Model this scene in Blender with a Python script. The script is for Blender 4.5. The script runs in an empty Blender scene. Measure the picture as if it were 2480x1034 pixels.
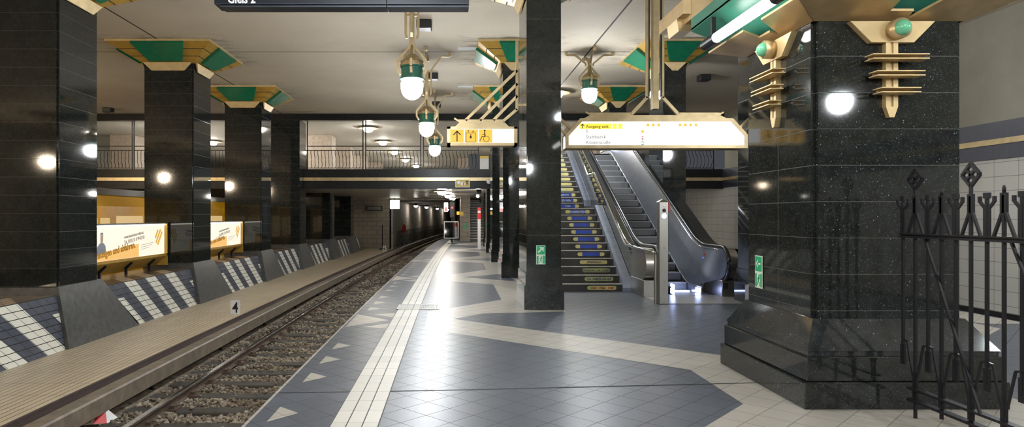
import bpy, bmesh, math, random
from mathutils import Vector, Matrix
random.seed(7)
S = bpy.context.scene
COL = S.collection
# ------------------------------------------------------------ camera, world, exposure
cam_d = bpy.data.cameras.new('camera'); cam = bpy.data.objects.new('camera', cam_d); COL.objects.link(cam)
cam.location = (0, 0, 1.6); cam.rotation_euler = (math.pi/2, 0, 0)
cam_d.sensor_width = 36; cam_d.lens = 36*1600/2480; cam_d.shift_x = 145/2480; cam_d.shift_y = 6/2480
cam_d.clip_start = .05; cam_d.clip_end = 400
S.camera = cam
W = bpy.data.worlds.new('world'); S.world = W; W.use_nodes = True
W.node_tree.nodes['Background'].inputs[0].default_value = (.8, .85, 1, 1)
W.node_tree.nodes['Background'].inputs[1].default_value = .05
S.view_settings.view_transform = 'Standard'; S.view_settings.look = 'None'
S.view_settings.gamma = 1; S.view_settings.use_curve_mapping = False
S.view_settings.exposure = 0.6
S.cycles.use_denoising = True
S.cycles.max_bounces = 8; S.cycles.diffuse_bounces = 5; S.cycles.glossy_bounces = 4
S.cycles.caustics_reflective = False; S.cycles.caustics_refractive = False
S.cycles.sample_clamp_indirect = 6
GLOBE = 150.0      # brightness of the pendant globes
SAUCER = 950.0
TUBE = 6.5

def cx(Y):                      # the station bends gently to the right far ahead
    return .00058*(Y-8)**2 if Y > 8 else 0.0

# ------------------------------------------------------------ materials
MATS = {}
class N:
    def __init__(s, name):
        s.m = bpy.data.materials.new(name); s.m.use_nodes = True; s.t = s.m.node_tree
        s.b = s.t.nodes['Principled BSDF']; MATS[name] = s.m
    def n(s, typ, **kw):
        o = s.t.nodes.new(typ)
        for k, v in kw.items(): setattr(o, k, v)
        return o
    def l(s, a, b): s.t.links.new(a, b)
    def setin(s, sock, v):
        if hasattr(v, 'is_output') or isinstance(v, bpy.types.NodeSocket): s.l(v, sock)
        else: sock.default_value = v
    def math(s, op, a, b=None, c=None):
        o = s.n('ShaderNodeMath', operation=op)
        for i, v in enumerate((a, b, c)):
            if v is not None: s.setin(o.inputs[i], v)
        return o.outputs[0]
    def mix(s, f, a, b):
        o = s.n('ShaderNodeMix', data_type='RGBA')
        s.setin(o.inputs[0], f)
        for i, v in ((6, a), (7, b)):
            if isinstance(v, tuple): o.inputs[i].default_value = (*v, 1) if len(v) == 3 else v
            else: s.l(v, o.inputs[i])
        return o.outputs[2]
    def pos(s):
        g = s.n('ShaderNodeNewGeometry'); x = s.n('ShaderNodeSeparateXYZ'); s.l(g.outputs['Position'], x.inputs[0])
        return g.outputs['Position'], x.outputs[0], x.outputs[1], x.outputs[2]
    def noise(s, scale, detail=3, vec=None, rough=.5):
        o = s.n('ShaderNodeTexNoise'); o.inputs['Scale'].default_value = scale; o.inputs['Detail'].default_value = detail
        o.inputs['Roughness'].default_value = rough
        if vec is not None: s.l(vec, o.inputs['Vector'])
        return o.outputs['Fac']
    def scalevec(s, v, sc):
        o = s.n('ShaderNodeVectorMath', operation='MULTIPLY'); s.l(v, o.inputs[0]); o.inputs[1].default_value = sc
        return o.outputs[0]
    def ramp(s, f, lo, hi):
        o = s.n('ShaderNodeMapRange'); s.l(f, o.inputs[0]); o.inputs[1].default_value = lo; o.inputs[2].default_value = hi
        return o.outputs[0]
    def line(s, v, period, width, off=0.0):         # 1 on a joint line
        a = s.math('ADD', v, -off + 1000*period); f = s.math('MODULO', a, period)
        return s.math('LESS_THAN', f, width)
    def bump(s, h, strength=.3, dist=.01):
        o = s.n('ShaderNodeBump'); o.inputs['Strength'].default_value = strength; o.inputs['Distance'].default_value = dist
        s.l(h, o.inputs['Height']); s.l(o.outputs[0], s.b.inputs['Normal'])
    def base(s, c): s.setin(s.b.inputs['Base Color'], (*c, 1) if isinstance(c, tuple) else c)
    def set(s, rough=.5, metal=0.0, spec=None):
        s.setin(s.b.inputs['Roughness'], rough); s.b.inputs['Metallic'].default_value = metal
        if spec is not None: s.b.inputs['Specular IOR Level'].default_value = spec
        return s
def simple(name, c, rough=.5, metal=0.0, var=.12, spec=None):
    k = N(name)
    p = k.pos()[0]
    f = k.noise(6, 3, p)
    k.base(k.mix(k.ramp(f, .3, .7), tuple(v*(1-var) for v in c), tuple(min(1, v*(1+var)) for v in c)))
    k.set(rough, metal, spec)
    return k.m
def emit(name, c, s):
    k = N(name); k.base((.04, .04, .04)); k.b.inputs['Emission Color'].default_value = (*c, 1)
    k.b.inputs['Emission Strength'].default_value = s
    k.set(.4)
    return k.m
def granite(name, base, speck, joint=True, rough=.045, dens=.88, jp=.312, jo=.08, spec=.5, vj=None):
    k = N(name); P, x, y, z = k.pos()
    v = k.n('ShaderNodeTexVoronoi'); v.inputs['Scale'].default_value = 55; k.l(P, v.inputs['Vector'])
    sx = k.n('ShaderNodeSeparateColor'); k.l(v.outputs['Color'], sx.inputs[0])
    near = k.math('LESS_THAN', v.outputs['Distance'], .20)
    rare = k.math('GREATER_THAN', sx.outputs[0], dens)
    m = k.math('MULTIPLY', near, rare)
    v2 = k.n('ShaderNodeTexVoronoi'); v2.inputs['Scale'].default_value = 140; k.l(P, v2.inputs['Vector'])
    s2 = k.n('ShaderNodeSeparateColor'); k.l(v2.outputs['Color'], s2.inputs[0])
    m2 = k.math('MULTIPLY', k.math('GREATER_THAN', s2.outputs[1], .93), .05)
    bri = k.math('MULTIPLY', m, k.ramp(sx.outputs[1], .84, 1.0))
    fac = k.math('MAXIMUM', bri, m2)
    n = k.noise(9, 4, P)
    c = k.mix(k.ramp(n, .3, .75), base, tuple(b*1.9 for b in base))
    c = k.mix(fac, c, speck)
    if joint:
        j = k.line(z, jp, .006, jo)
        if vj is not None: j = k.math('MAXIMUM', j, k.line(y, vj[0], .006, vj[1]))
        c = k.mix(k.math('MULTIPLY', j, .6), c, (.07, .065, .058))
        r = k.math('ADD', k.math('MULTIPLY', j, .5), rough); k.base(c); k.set(r, 0, spec)
        k.bump(k.math('SUBTRACT', 1.0, j), .15, .004)
    else: k.base(c); k.set(rough, 0, spec)
    return k.m
G_COL = granite('polished_granite', (.010, .0115, .0105), (.55, .65, .72))
G_SLIM = granite('polished_granite_slim', (.010, .0115, .0105), (.6, .7, .75), jp=1.23, jo=.04, dens=.92)
G_BIG = granite('polished_granite_large', (.011, .0125, .0115), (.6, .7, .75), dens=.84, jo=.16, vj=(10.0, 6.28))
G_PLAIN = granite('granite_base', (.010, .0115, .011), (.55, .65, .7), joint=False, rough=.07, dens=.84)
G_SLOPE = granite('granite_slope', (.015, .017, .018), (.55, .62, .68), joint=False, rough=.085, dens=.84)
G_PED = granite('granite_honed', (.055, .056, .055), (.4, .42, .42), joint=False, rough=.3, dens=.86, spec=.5)
G_FASC = granite('granite_fascia', (.009, .009, .009), (.03, .03, .03), joint=False, rough=.35, dens=.9, spec=.2)
STEP = simple('dark_stair_stone', (.035, .032, .028), .35)
NOSE = simple('stair_nosing', (.55, .52, .46), .5)
GOLD = simple('gold_anodised_metal', (.58, .42, .22), .36, .55)
GOLDP = simple('brass_plate', (.62, .46, .23), .42, .3)
OCHRE = simple('ochre_metal_sheet', (.50, .30, .055), .42, .15)
BRASS = simple('brass_tube', (.50, .39, .22), .36, .65)
GREEN = simple('green_enamel', (.012, .17, .085), .22, 0, .1)
GREENL = simple('green_enamel_light', (.035, .17, .115), .3, 0, .1)
GREENG = simple('green_glass_ball', (.16, .52, .30), .12, 0, .1)
BLACKM = simple('black_painted_steel', (.012, .012, .015), .4, 0, .1, .3)
BLACKP = simple('black_plastic', (.012, .012, .014), .4)
RUBBER = simple('black_rubber', (.012, .012, .014), .3)
def brushed(name, c, r):
    k = N(name); P = k.pos()[0]
    f = k.noise(30, 4, k.scalevec(P, (1, 1, .06)))
    k.base(k.mix(f, tuple(v*.8 for v in c), c)); k.set(k.math('ADD', k.math('MULTIPLY', f, .12), r), 1.0)
    return k.m
STEEL = brushed('brushed_steel', (.56, .54, .50), .25)
STEELD = simple('dark_brushed_steel', (.29, .31, .36), .3, .9, .06)
STEPM = brushed('escalator_step_metal', (.20, .205, .215), .42); STEPM.node_tree.nodes['Principled BSDF'].inputs['Metallic'].default_value = .3
STEPG = simple('step_edge_metal', (.42, .43, .45), .4, .4, .05)
STEELO = simple('outer_deck_metal', (.09, .095, .105), .2, .8, .05)
STEELX = simple('mirror_dark_steel', (.38, .36, .32), .05, 1.0, .04)
CHROME = simple('chrome', (.8, .8, .82), .1, 1.0)
RAILT = simple('worn_rail_head', (.36, .37, .40), .2, 1.0)
RUST = simple('rusty_steel', (.10, .065, .045), .65, .2, .3)
BROWN = simple('brown_painted_wood', (.055, .036, .032), .5, 0, .2)
COVER = simple('conductor_rail_cover', (.17, .135, .10), .5, 0, .25)
SLEEP = simple('dark_sleeper_timber', (.05, .044, .036), .8, 0, .3)
CONC = simple('raw_concrete', (.25, .24, .22), .75, 0, .25)
DARK = simple('dark_void_paint', (.012, .012, .013), .8)
WHITE = simple('white_plastic', (.75, .75, .74), .4, 0, .03)
RED = simple('red_paint', (.62, .03, .03), .35)
YEL = simple('yellow_sheet', (.80, .55, .05), .4)
TRY = simple('train_yellow_paint', (.85, .42, .005), .3, 0, .05)
ORAN = simple('orange_sheet', (.8, .3, .02), .4)
BLUE = simple('blue_sticker', (.03, .07, .42), .4)
YGRN = simple('yellow_green_sticker', (.42, .46, .16), .45)
YPALE = simple('pale_yellow_sticker', (.62, .55, .22), .45)
NAVY = simple('navy_lettering', (.02, .03, .15), .5)
SGREEN = simple('exit_sign_green', (.01, .34, .14), .45)
PAPER = simple('pale_sign_print', (.62, .72, .60), .5)
BEIGE = simple('hall_pillar_mosaic', (.44, .37, .30), .6, 0, .15)
GREYM = simple('grey_metal_housing', (.22, .22, .21), .45, .5)
DISP = simple('display_housing', (.012, .017, .028), .35, .2)
DISPL = simple('display_lower_lip', (.07, .08, .11), .4, .4)
E_GLOBE = emit('lit_globe', (.93, .97, 1), GLOBE)
E_WARM = emit('lit_warm_globe', (1, .80, .56), GLOBE*3.2)
E_SAUCL = emit('lit_low_saucer_bowl', (1, .96, .88), 115)
E_TUN = emit('lit_tunnel_bowl', (1, .93, .82), 95)
E_SAUC = emit('lit_saucer_bowl', (1, .96, .88), SAUCER)
E_TUBE = emit('lit_tube', (1, .98, .94), TUBE)
E_SIGN = emit('lit_sign_face', (1, 1, 1), .85)
E_SIGNY = emit('lit_sign_yellow', (1, .55, .02), .7)
E_SIGNY2 = emit('lit_sign_bright_yellow', (1, .85, .05), .75)
E_AD = emit('lit_poster', (1, .91, .74), .68)
E_ADY = emit('lit_poster_yellow', (1, .56, .16), .62)
E_ADLAMP = emit('lit_poster_lamp', (1, .92, .75), 5)
E_WIN = emit('lit_train_window', (.75, .5, .2), .55)
E_BLUE = emit('blue_light', (.08, .12, 1), 1.5)
E_BLUEW = emit('blue_white_light', (.45, .55, 1), 16)
E_REDL = emit('red_signal_light', (1, .05, .05), 3)
E_TXT = emit('white_display_text', (1, 1, 1), 1.0)
E_ORG = emit('orange_display_text', (1, .25, .02), 2.5)
LTXT = simple('grey_sign_text', (.12, .12, .10), .6)
BLK = simple('black_print', (.015, .015, .012), .6)

# tiled and plastered surfaces
def tile45(name, base, joint, rough, var, size=.269, jw=.0075, x0=-.215, y0=6.064):
    k = N(name); P, x, y, z = k.pos()
    u = k.math('MULTIPLY', k.math('ADD', x, y), .70711); v = k.math('MULTIPLY', k.math('SUBTRACT', x, y), .70711)
    uo, vo = (x0+y0)*.70711, (x0-y0)*.70711
    j = k.math('MAXIMUM', k.line(u, size, jw, uo), k.line(v, size, jw, vo))
    fu = k.math('FLOOR', k.math('DIVIDE', k.math('ADD', u, -uo), size)); fv = k.math('FLOOR', k.math('DIVIDE', k.math('ADD', v, -vo), size))
    cv = k.n('ShaderNodeCombineXYZ'); k.l(fu, cv.inputs[0]); k.l(fv, cv.inputs[1])
    wn = k.n('ShaderNodeTexWhiteNoise'); k.l(cv.outputs[0], wn.inputs['Vector'])
    n = k.noise(3, 5, P, .6); n2 = k.noise(40, 2, P)
    f = k.math('ADD', k.math('MULTIPLY', wn.outputs['Value'], .45), k.math('MULTIPLY', n, .55))
    c = k.mix(f, tuple(b*(1-var) for b in base), tuple(b*(1+var) for b in base))
    k.base(k.mix(k.math('MULTIPLY', j, .62), c, joint))
    k.set(k.math('ADD', k.math('ADD', rough-.06, k.math('MULTIPLY', n2, .12)), k.math('MULTIPLY', j, .3)), 0, .2)
    k.bump(k.math('SUBTRACT', 1.0, j), .10, .002)
    return k.m
F_DARK = tile45('dark_blue_grey_floor_tile', (.080, .088, .108), (.03, .03, .03), .35, .16)
F_WHITE = tile45('cream_floor_tile', (.35, .325, .285), (.11, .095, .08), .36, .10)
def grid(name, base, joint, ax, pa, wa, bx, pb, wb, rough=.4, var=.1, stagger=False):
    k = N(name); P, x, y, z = k.pos(); A = {'x': x, 'y': y, 'z': z}
    a, b = A[ax], A[bx]
    if stagger:
        row = k.math('MODULO', k.math('FLOOR', k.math('DIVIDE', k.math('ADD', a, 1000*pa), pa)), 2.0)
        b = k.math('ADD', b, k.math('MULTIPLY', row, pb/2))
    j = k.math('MAXIMUM', k.line(a, pa, wa), k.line(b, pb, wb))
    fu = k.math('FLOOR', k.math('DIVIDE', a, pa)); fv = k.math('FLOOR', k.math('DIVIDE', b, pb))
    cv = k.n('ShaderNodeCombineXYZ'); k.l(fu, cv.inputs[0]); k.l(fv, cv.inputs[1])
    wn = k.n('ShaderNodeTexWhiteNoise'); k.l(cv.outputs[0], wn.inputs['Vector'])
    n = k.noise(2.5, 5, P, .6)
    f = k.math('ADD', k.math('MULTIPLY', wn.outputs['Value'], .5), k.math('MULTIPLY', n, .5))
    k.base(k.mix(j, k.mix(f, tuple(v*(1-var) for v in base), tuple(v*(1+var) for v in base)), joint))
    k.set(rough, 0, .5); k.bump(k.math('SUBTRACT', 1.0, j), .3, .004)
    return k.m
WALK = grid('tan_walkway_tile', (.56, .46, .32), (.05, .04, .035), 'x', .098, .012, 'y', .6, .006, .45, .14)
WTILE = grid('cream_wall_tile', (.56, .55, .51), (.17, .165, .16), 'z', .305, .009, 'y', .62, .009, .25, .06)
WTILE2 = grid('cream_end_wall_tile', (.50, .47, .42), (.15, .14, .13), 'z', .305, .009, 'x', .62, .009, .3, .06)
BLOCK = grid('tan_block_wall', (.26, .225, .175), (.07, .06, .05), 'z', .30, .018, 'x', .62, .018, .7, .15, True)
BLOCKY = grid('tan_block_side_wall', (.24, .21, .165), (.07, .06, .05), 'z', .30, .018, 'y', .62, .018, .7, .15, True)
TACT = grid('ribbed_tactile_tile', (.50, .475, .42), (.22, .20, .17), 'x', 7.0, .0005, 'y', .30, .007, .5, .12)
COMB = grid('checkered_steel_plate', (.50, .49, .47), (.12, .12, .12), 'x', .06, .02, 'y', .06, .02, .35, .05)
def parapet_mat():
    k = N('striped_parapet_tile'); P, x, y, z = k.pos()
    at = k.n('ShaderNodeAttribute', attribute_name='pat'); sx = k.n('ShaderNodeSeparateXYZ'); k.l(at.outputs['Vector'], sx.inputs[0])
    s, t, top = sx.outputs[0], sx.outputs[1], sx.outputs[2]       # s = slanted run, t = 0 top .. 1 foot, top flag
    def band(a, b): return k.math('MULTIPLY', k.math('GREATER_THAN', s, a), k.math('LESS_THAN', s, b))
    w = k.math('MAXIMUM', k.math('MAXIMUM', band(2.27, 2.76), band(3.22, 3.70)), band(4.20, 4.74))
    side = k.math('MULTIPLY', k.math('MAXIMUM', band(1.30, 1.83), band(5.22, 5.9)), k.math('GREATER_THAN', t, .30))
    w = k.math('MULTIPLY', w, k.math('SUBTRACT', 1.0, k.math('MULTIPLY', top, k.math('GREATER_THAN', t, .43))))
    w = k.math('MAXIMUM', w, k.math('MULTIPLY', side, k.math('SUBTRACT', 1.0, top)))
    j = k.math('MAXIMUM', k.line(t, .118, .012), k.line(s, .2425, .010, 2.27))
    n = k.noise(5, 4, P)
    dk = k.mix(n, (.055, .062, .085), (.11, .12, .15)); wh = k.mix(n, (.70, .69, .61), (.80, .79, .71))
    c = k.mix(w, dk, wh)
    tc = k.mix(w, k.mix(n, (.10, .075, .055), (.16, .12, .08)), (.52, .40, .29))
    c = k.mix(top, c, tc)
    k.base(k.mix(j, c, (.02, .02, .02))); k.set(.22, 0, .5); k.bump(k.math('SUBTRACT', 1.0, j), .3, .004)
    return k.m
PARA = parapet_mat()
def ceiling_mat():
    k = N('ceiling_plaster'); P, x, y, z = k.pos()
    n = k.noise(.5, 4, P, .55); n2 = k.noise(14, 5, P, .6)
    c = k.mix(k.ramp(n, .3, .7), (.60, .525, .41), (.69, .61, .485))
    c = k.mix(k.math('MULTIPLY', k.ramp(n2, .5, .8), .12), c, (.2, .17, .14))
    # grime streaks around the capitals
    yy = k.math('SUBTRACT', k.math('MODULO', k.math('ADD', y, 58-17.7+2.9), 5.8), 2.9)
    dy = k.math('SUBTRACT', k.math('ABSOLUTE', yy), 1.28)
    mask = None
    for xc, hw in ((-7.33, 1.30), (1.58, .95), (5.75, .95)):
        dx = k.math('SUBTRACT', k.math('ABSOLUTE', k.math('SUBTRACT', x, xc)), hw)
        d = k.math('MAXIMUM', dx, dy)
        mm = k.ramp(d, .55, .02)
        mask = mm if mask is None else k.math('MAXIMUM', mask, mm)
    st = k.noise(1.6, 8, k.scalevec(P, (1.0, 2.6, 1)), .72)
    dirt = k.math('MULTIPLY', k.math('MULTIPLY', mask, k.ramp(st, .47, .66)), .85)
    c = k.mix(dirt, c, (.08, .06, .05))
    def at(v, p, w): return k.math('LESS_THAN', k.math('ABSOLUTE', k.math('SUBTRACT', v, p)), w)
    j = k.math('MAXIMUM', k.math('MAXIMUM', at(x, -7.33, .022), at(x, 3.66, .022)), k.math('MAXIMUM', at(y, 17.72, .025), at(y, 11.9, .012)))
    c = k.mix(j, c, (.05, .04, .035))
    k.base(c); k.set(.75, 0, .3); k.bump(n2, .1, .01)
    return k.m
CEIL = ceiling_mat()
CEIL2 = simple('low_ceiling_sheet', (.55, .52, .46), .32, .1, .06)
HCEIL = simple('hall_ceiling_plaster', (.72, .70, .64), .7, 0, .04)
def gravel():
    k = N('ballast_stone'); P, x, y, z = k.pos()
    v = k.n('ShaderNodeTexVoronoi'); v.inputs['Scale'].default_value = 16; k.l(P, v.inputs['Vector'])
    sc = k.n('ShaderNodeSeparateColor'); k.l(v.outputs['Color'], sc.inputs[0])
    c = k.mix(sc.outputs[0], (.11, .09, .068), (.40, .34, .265))
    c = k.mix(k.ramp(k.noise(1.2, 4, P), .45, .75), c, (.16, .12, .085))
    k.base(c); k.set(.85, 0, .3)
    return k.m
GRAV = gravel()
def concrete_wall():
    k = N('stained_concrete_wall'); P = k.pos()[0]
    n = k.noise(.7, 6, P, .65); n2 = k.noise(20, 3, P)
    k.base(k.mix(k.ramp(n, .25, .75), (.28, .265, .215), (.40, .38, .31))); k.set(.8); k.bump(n2, .2, .01)
    return k.m
CWALL = concrete_wall()
BAND = simple('slate_blue_band', (.05, .055, .085), .35, 0, .1)
TUNW = simple('sooty_tunnel_wall', (.24, .21, .17), .8, 0, .4)

# ------------------------------------------------------------ mesh building
class MB:
    def __init__(s): s.v = []; s.f = []; s.mi = []; s.mats = []; s.cur = 0; s.sm = []; s.smooth = False
    def mat(s, m):
        if m not in s.mats: s.mats.append(m)
        s.cur = s.mats.index(m); return s
    def add(s, vs, fs):
        o = len(s.v); s.v += [tuple(v) for v in vs]
        for f in fs: s.f.append(tuple(i+o for i in f)); s.mi.append(s.cur); s.sm.append(s.smooth)
        return s
    def box(s, x0, x1, y0, y1, z0, z1):
        return s.add([(x0,y0,z0),(x1,y0,z0),(x1,y1,z0),(x0,y1,z0),(x0,y0,z1),(x1,y0,z1),(x1,y1,z1),(x0,y1,z1)],
                     [(0,3,2,1),(4,5,6,7),(0,1,5,4),(1,2,6,5),(2,3,7,6),(3,0,4,7)])
    def bbox(s, x0, x1, y0, y1, z0, z1, b=.01):        # bevelled box
        a = [(x0+b,y0+b,z0),(x1-b,y0+b,z0),(x1-b,y1-b,z0),(x0+b,y1-b,z0)]
        def ring(z, i): return [(x0+i,y0,z),(x1-i,y0,z),(x1,y0+i,z),(x1,y1-i,z),(x1-i,y1,z),(x0+i,y1,z),(x0,y1-i,z),(x0,y0+i,z)]
        r1, r2 = ring(z0+b, b), ring(z1-b, b)
        r0 = [(x0+b+(0),y0+b,z0),(x1-b,y0+b,z0),(x1-b,y0+b,z0),(x1-b,y1-b,z0),(x1-b,y1-b,z0),(x0+b,y1-b,z0),(x0+b,y1-b,z0),(x0+b,y0+b,z0)]
        r3 = [(p[0],p[1],z1) for p in r0]
        vs = r0+r1+r2+r3; fs = []
        for k in range(3):
            for i in range(8):
                j = (i+1) % 8; fs.append((k*8+i, k*8+j, (k+1)*8+j, (k+1)*8+i))
        fs += [(7,5,3,1), (25,27,29,31)]
        return s.add(vs, fs)
    def prism(s, poly, axis, a, b):                     # polygon extruded along axis
        def P(p, h):
            if axis == 'x': return (h, p[0], p[1])
            if axis == 'y': return (p[0], h, p[1])
            return (p[0], p[1], h)
        n = len(poly)
        vs = [P(p, a) for p in poly]+[P(p, b) for p in poly]
        fs = [tuple(range(n-1, -1, -1)), tuple(range(n, 2*n))]+[(i, (i+1) % n, (i+1) % n+n, i+n) for i in range(n)]
        return s.add(vs, fs)
    def frustum(s, r0, z0, r1, z1, cap=True):           # r = (x0,x1,y0,y1)
        def R(r, z): return [(r[0],r[2],z),(r[1],r[2],z),(r[1],r[3],z),(r[0],r[3],z)]
        fs = [(0,1,5,4),(1,2,6,5),(2,3,7,6),(3,0,4,7)]
        if cap: fs += [(0,3,2,1),(4,5,6,7)]
        return s.add(R(r0, z0)+R(r1, z1), fs)
    def hexa(s, A, B):                                  # two quads joined
        return s.add(list(A)+list(B), [(3,2,1,0),(4,5,6,7)]+[(i,(i+1) % 4,(i+1) % 4+4,i+4) for i in range(4)])
    def tube(s, pts, r, n=8, closed=False):
        pts = [Vector(p) for p in pts]; rs = r if isinstance(r, (list, tuple)) else [r]*len(pts)
        rings = []; up = Vector((0, 0, 1))
        for i, p in enumerate(pts):
            if i == 0: d = pts[1]-p
            elif i == len(pts)-1: d = p-pts[i-1]
            else: d = (pts[i+1]-p).normalized()+(p-pts[i-1]).normalized()
            d.normalize()
            a = d.cross(up)
            if a.length < .05: a = d.cross(Vector((0, 1, 0)))
            a.normalize(); b = a.cross(d)
            rings.append([p+(a*math.cos(2*math.pi*k/n+math.pi/n)+b*math.sin(2*math.pi*k/n+math.pi/n))*rs[i] for k in range(n)])
        vs = [v for R in rings for v in R]; fs = []
        for i in range(len(rings)-1):
            for k in range(n):
                j = (k+1) % n; fs.append((i*n+k, i*n+j, (i+1)*n+j, (i+1)*n+k))
        fs += [tuple(range(n-1, -1, -1)), tuple(range(len(vs)-n, len(vs)))]
        return s.add(vs, fs)
    def bar(s, p, q, w, h=None):                        # square-section bar
        return s.tube([p, q], (w if h is None else (w+h)/2)*.7071, 4)
    def lathe(s, c, prof, n=24, axis='z'):
        vs = []; fs = []
        for r, h in prof:
            for k in range(n):
                a = 2*math.pi*k/n; u, v = r*math.cos(a), r*math.sin(a)
                if axis == 'z': vs.append((c[0]+u, c[1]+v, c[2]+h))
                elif axis == 'y': vs.append((c[0]+u, c[1]+h, c[2]+v))
                else: vs.append((c[0]+h, c[1]+u, c[2]+v))
        m = len(prof)
        for i in range(m-1):
            for k in range(n):
                j = (k+1) % n; fs.append((i*n+k, i*n+j, (i+1)*n+j, (i+1)*n+k))
        fs += [tuple(range(n-1, -1, -1)), tuple(range((m-1)*n, m*n))]
        return s.add(vs, fs)
    def sweepy(s, prof, ys, bend=True):                 # closed (x,z) profile carried along y
        n = len(prof); vs = [(x+(cx(y) if bend else 0), y, z) for y in ys for x, z in prof]; fs = []
        for i in range(len(ys)-1):
            for k in range(n):
                j = (k+1) % n; fs.append((i*n+k, i*n+j, (i+1)*n+j, (i+1)*n+k))
        fs += [tuple(range(n-1, -1, -1)), tuple(range(len(vs)-n, len(vs)))]
        return s.add(vs, fs)
    def poly(s, pts): return s.add(pts, [tuple(range(len(pts)))])
    def build(s, name, parent=None, m=None):
        me = bpy.data.meshes.new(name); me.from_pydata(s.v, [], s.f)
        if m is not None: me.materials.append(m)
        else:
            for q in s.mats: me.materials.append(q)
            me.polygons.foreach_set('material_index', s.mi)
        me.polygons.foreach_set('use_smooth', s.sm)
        bm = bmesh.new(); bm.from_mesh(me); bmesh.ops.recalc_face_normals(bm, faces=bm.faces); bm.to_mesh(me); bm.free()
        me.update()
        o = bpy.data.objects.new(name, me); COL.objects.link(o)
        if parent is not None: o.parent = parent; o.matrix_parent_inverse = Matrix.Translation(parent.location).inverted() if parent.get('_w') else Matrix()
        return o
def tag(o, label, cat, group=None, kind=None):
    if label: o['label'] = label
    if cat: o['category'] = cat
    if group: o['group'] = group
    if kind: o['kind'] = kind
    return o
def thing(name, label, cat, loc=(0, 0, 0), group=None):
    o = bpy.data.objects.new(name, None); COL.objects.link(o); o.location = loc; o.empty_display_size = .1
    return tag(o, label, cat, group)
def reloc(root):        # parts were drawn in world places: give the empty its base point
    for ch in root.children:
        ch.matrix_parent_inverse = Matrix.Translation(root.location).inverted()
def struct(o): o['kind'] = 'structure'; return o
def M(m): return MB().mat(m)
def part(name, mb, m, root, label=None):
    o = mb.build(name, root, m)
    if root.type == 'EMPTY': o.matrix_parent_inverse = Matrix.Translation(root.location).inverted()
    if label: o['label'] = label
    return o
def text(name, body, size, loc, xdir, updir, m, parent, align='LEFT', ext=.002, sx=1.0, bold=0.0, shear=0.0):
    cu = bpy.data.curves.new(name, 'FONT'); cu.body = body; cu.size = size; cu.align_x = align; cu.extrude = ext
    cu.offset = bold; cu.resolution_u = 2; cu.shear = shear
    t = bpy.data.objects.new(name, cu); COL.objects.link(t)
    me = bpy.data.meshes.new_from_object(t); bpy.data.objects.remove(t)
    X = Vector(xdir).normalized(); U = Vector(updir).normalized(); Z = X.cross(U)
    mt = Matrix(((X.x*sx, U.x, Z.x, loc[0]), (X.y*sx, U.y, Z.y, loc[1]), (X.z*sx, U.z, Z.z, loc[2]), (0, 0, 0, 1)))
    me.transform(mt); me.materials.clear(); me.materials.append(m)
    o = bpy.data.objects.new(name, me); COL.objects.link(o)
    if parent is not None:
        o.parent = parent
        if parent.type == 'EMPTY': o.matrix_parent_inverse = Matrix.Translation(parent.location).inverted()
    return o
def copy_tree(o, parent=None):
    c = o.copy(); COL.objects.link(c)
    if parent is not None: c.parent = parent; c.matrix_parent_inverse = o.matrix_parent_inverse.copy()
    for ch in o.children: copy_tree(ch, c)
    return c
def frange(a, b, st):
    r = [a]
    while r[-1]+st < b-1e-6: r.append(r[-1]+st)
    return r+[b]

# ------------------------------------------------------------ the setting
ZW = -.68
m = M(F_DARK)
ys = [-14]+frange(0, 46, 2)
m.sweepy([(-1.58, 0), (8.6, 0), (8.6, -.25), (-1.58, -.25)], ys, True)
fl = m
# cream tile figures
def inlay(poly, z, mat, bend=True):
    fl.mat(mat); fl.poly([(x+(cx(y) if bend else 0), y, z) for x, y in poly])
CXM = 3.70
W1 = [(-.39, 9.38), (2.475, 6.87), (2.476, 5.62), (.9, 3.9), (.9, 2.5), (CXM, 2.5), (CXM, 7.06), (.013, 10.26), (.515, 10.85), (1.9, 11.03), (1.9, 12.61), (.93, 12.61), (-.40, 11.03)]
for mir in (0, 1):
    Q = [(2*CXM-x, y) if mir else (x, y) for x, y in W1[:9]+([W1[9], W1[10], W1[11], W1[12]] if not mir else [(1.9, 11.03), (1.9, 12.61), (.93, 12.61), (-.4, 11.03)])]
    if mir: Q = [(2*CXM-x, y) for x, y in W1]
    # split the concave figure into convex pieces
    def T(*idx): inlay([Q[i] for i in idx], .0015, F_WHITE, False)
    T(0, 1, 6, 7); T(1, 2, 5, 6) if False else None
    T(1, 2, 3, 4, 5, 6)
    T(0, 7, 8, 12); T(8, 9, 10, 11, 12)
for (a, b, tip0, tip1) in ((12.61, 15.42, 16.44, 17.5), (19.7, 22.4, 23.4, 24.6), (26.6, 29.2, 30.2, 31.3), (33.3, 35.8, 36.6, 37.6)):
    inlay([(.93, a), (1.95, a), (1.95, b), (.93, b)], .0015, F_WHITE)
    c0 = b; c1 = {15.42: 19.7, 22.4: 26.6, 29.2: 33.3, 35.8: 40}[b]
    inlay([(.93, c0), (1.95, c0), (1.95, c1), (.93, c1), (-.36, tip1), (-.36, tip0)], .0015, F_WHITE)
    mid = (tip0+tip1)/2+.3
    inlay([(.2, mid), (1.5, mid-1.1), (1.5, mid+1.1)], .003, F_DARK)
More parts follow.
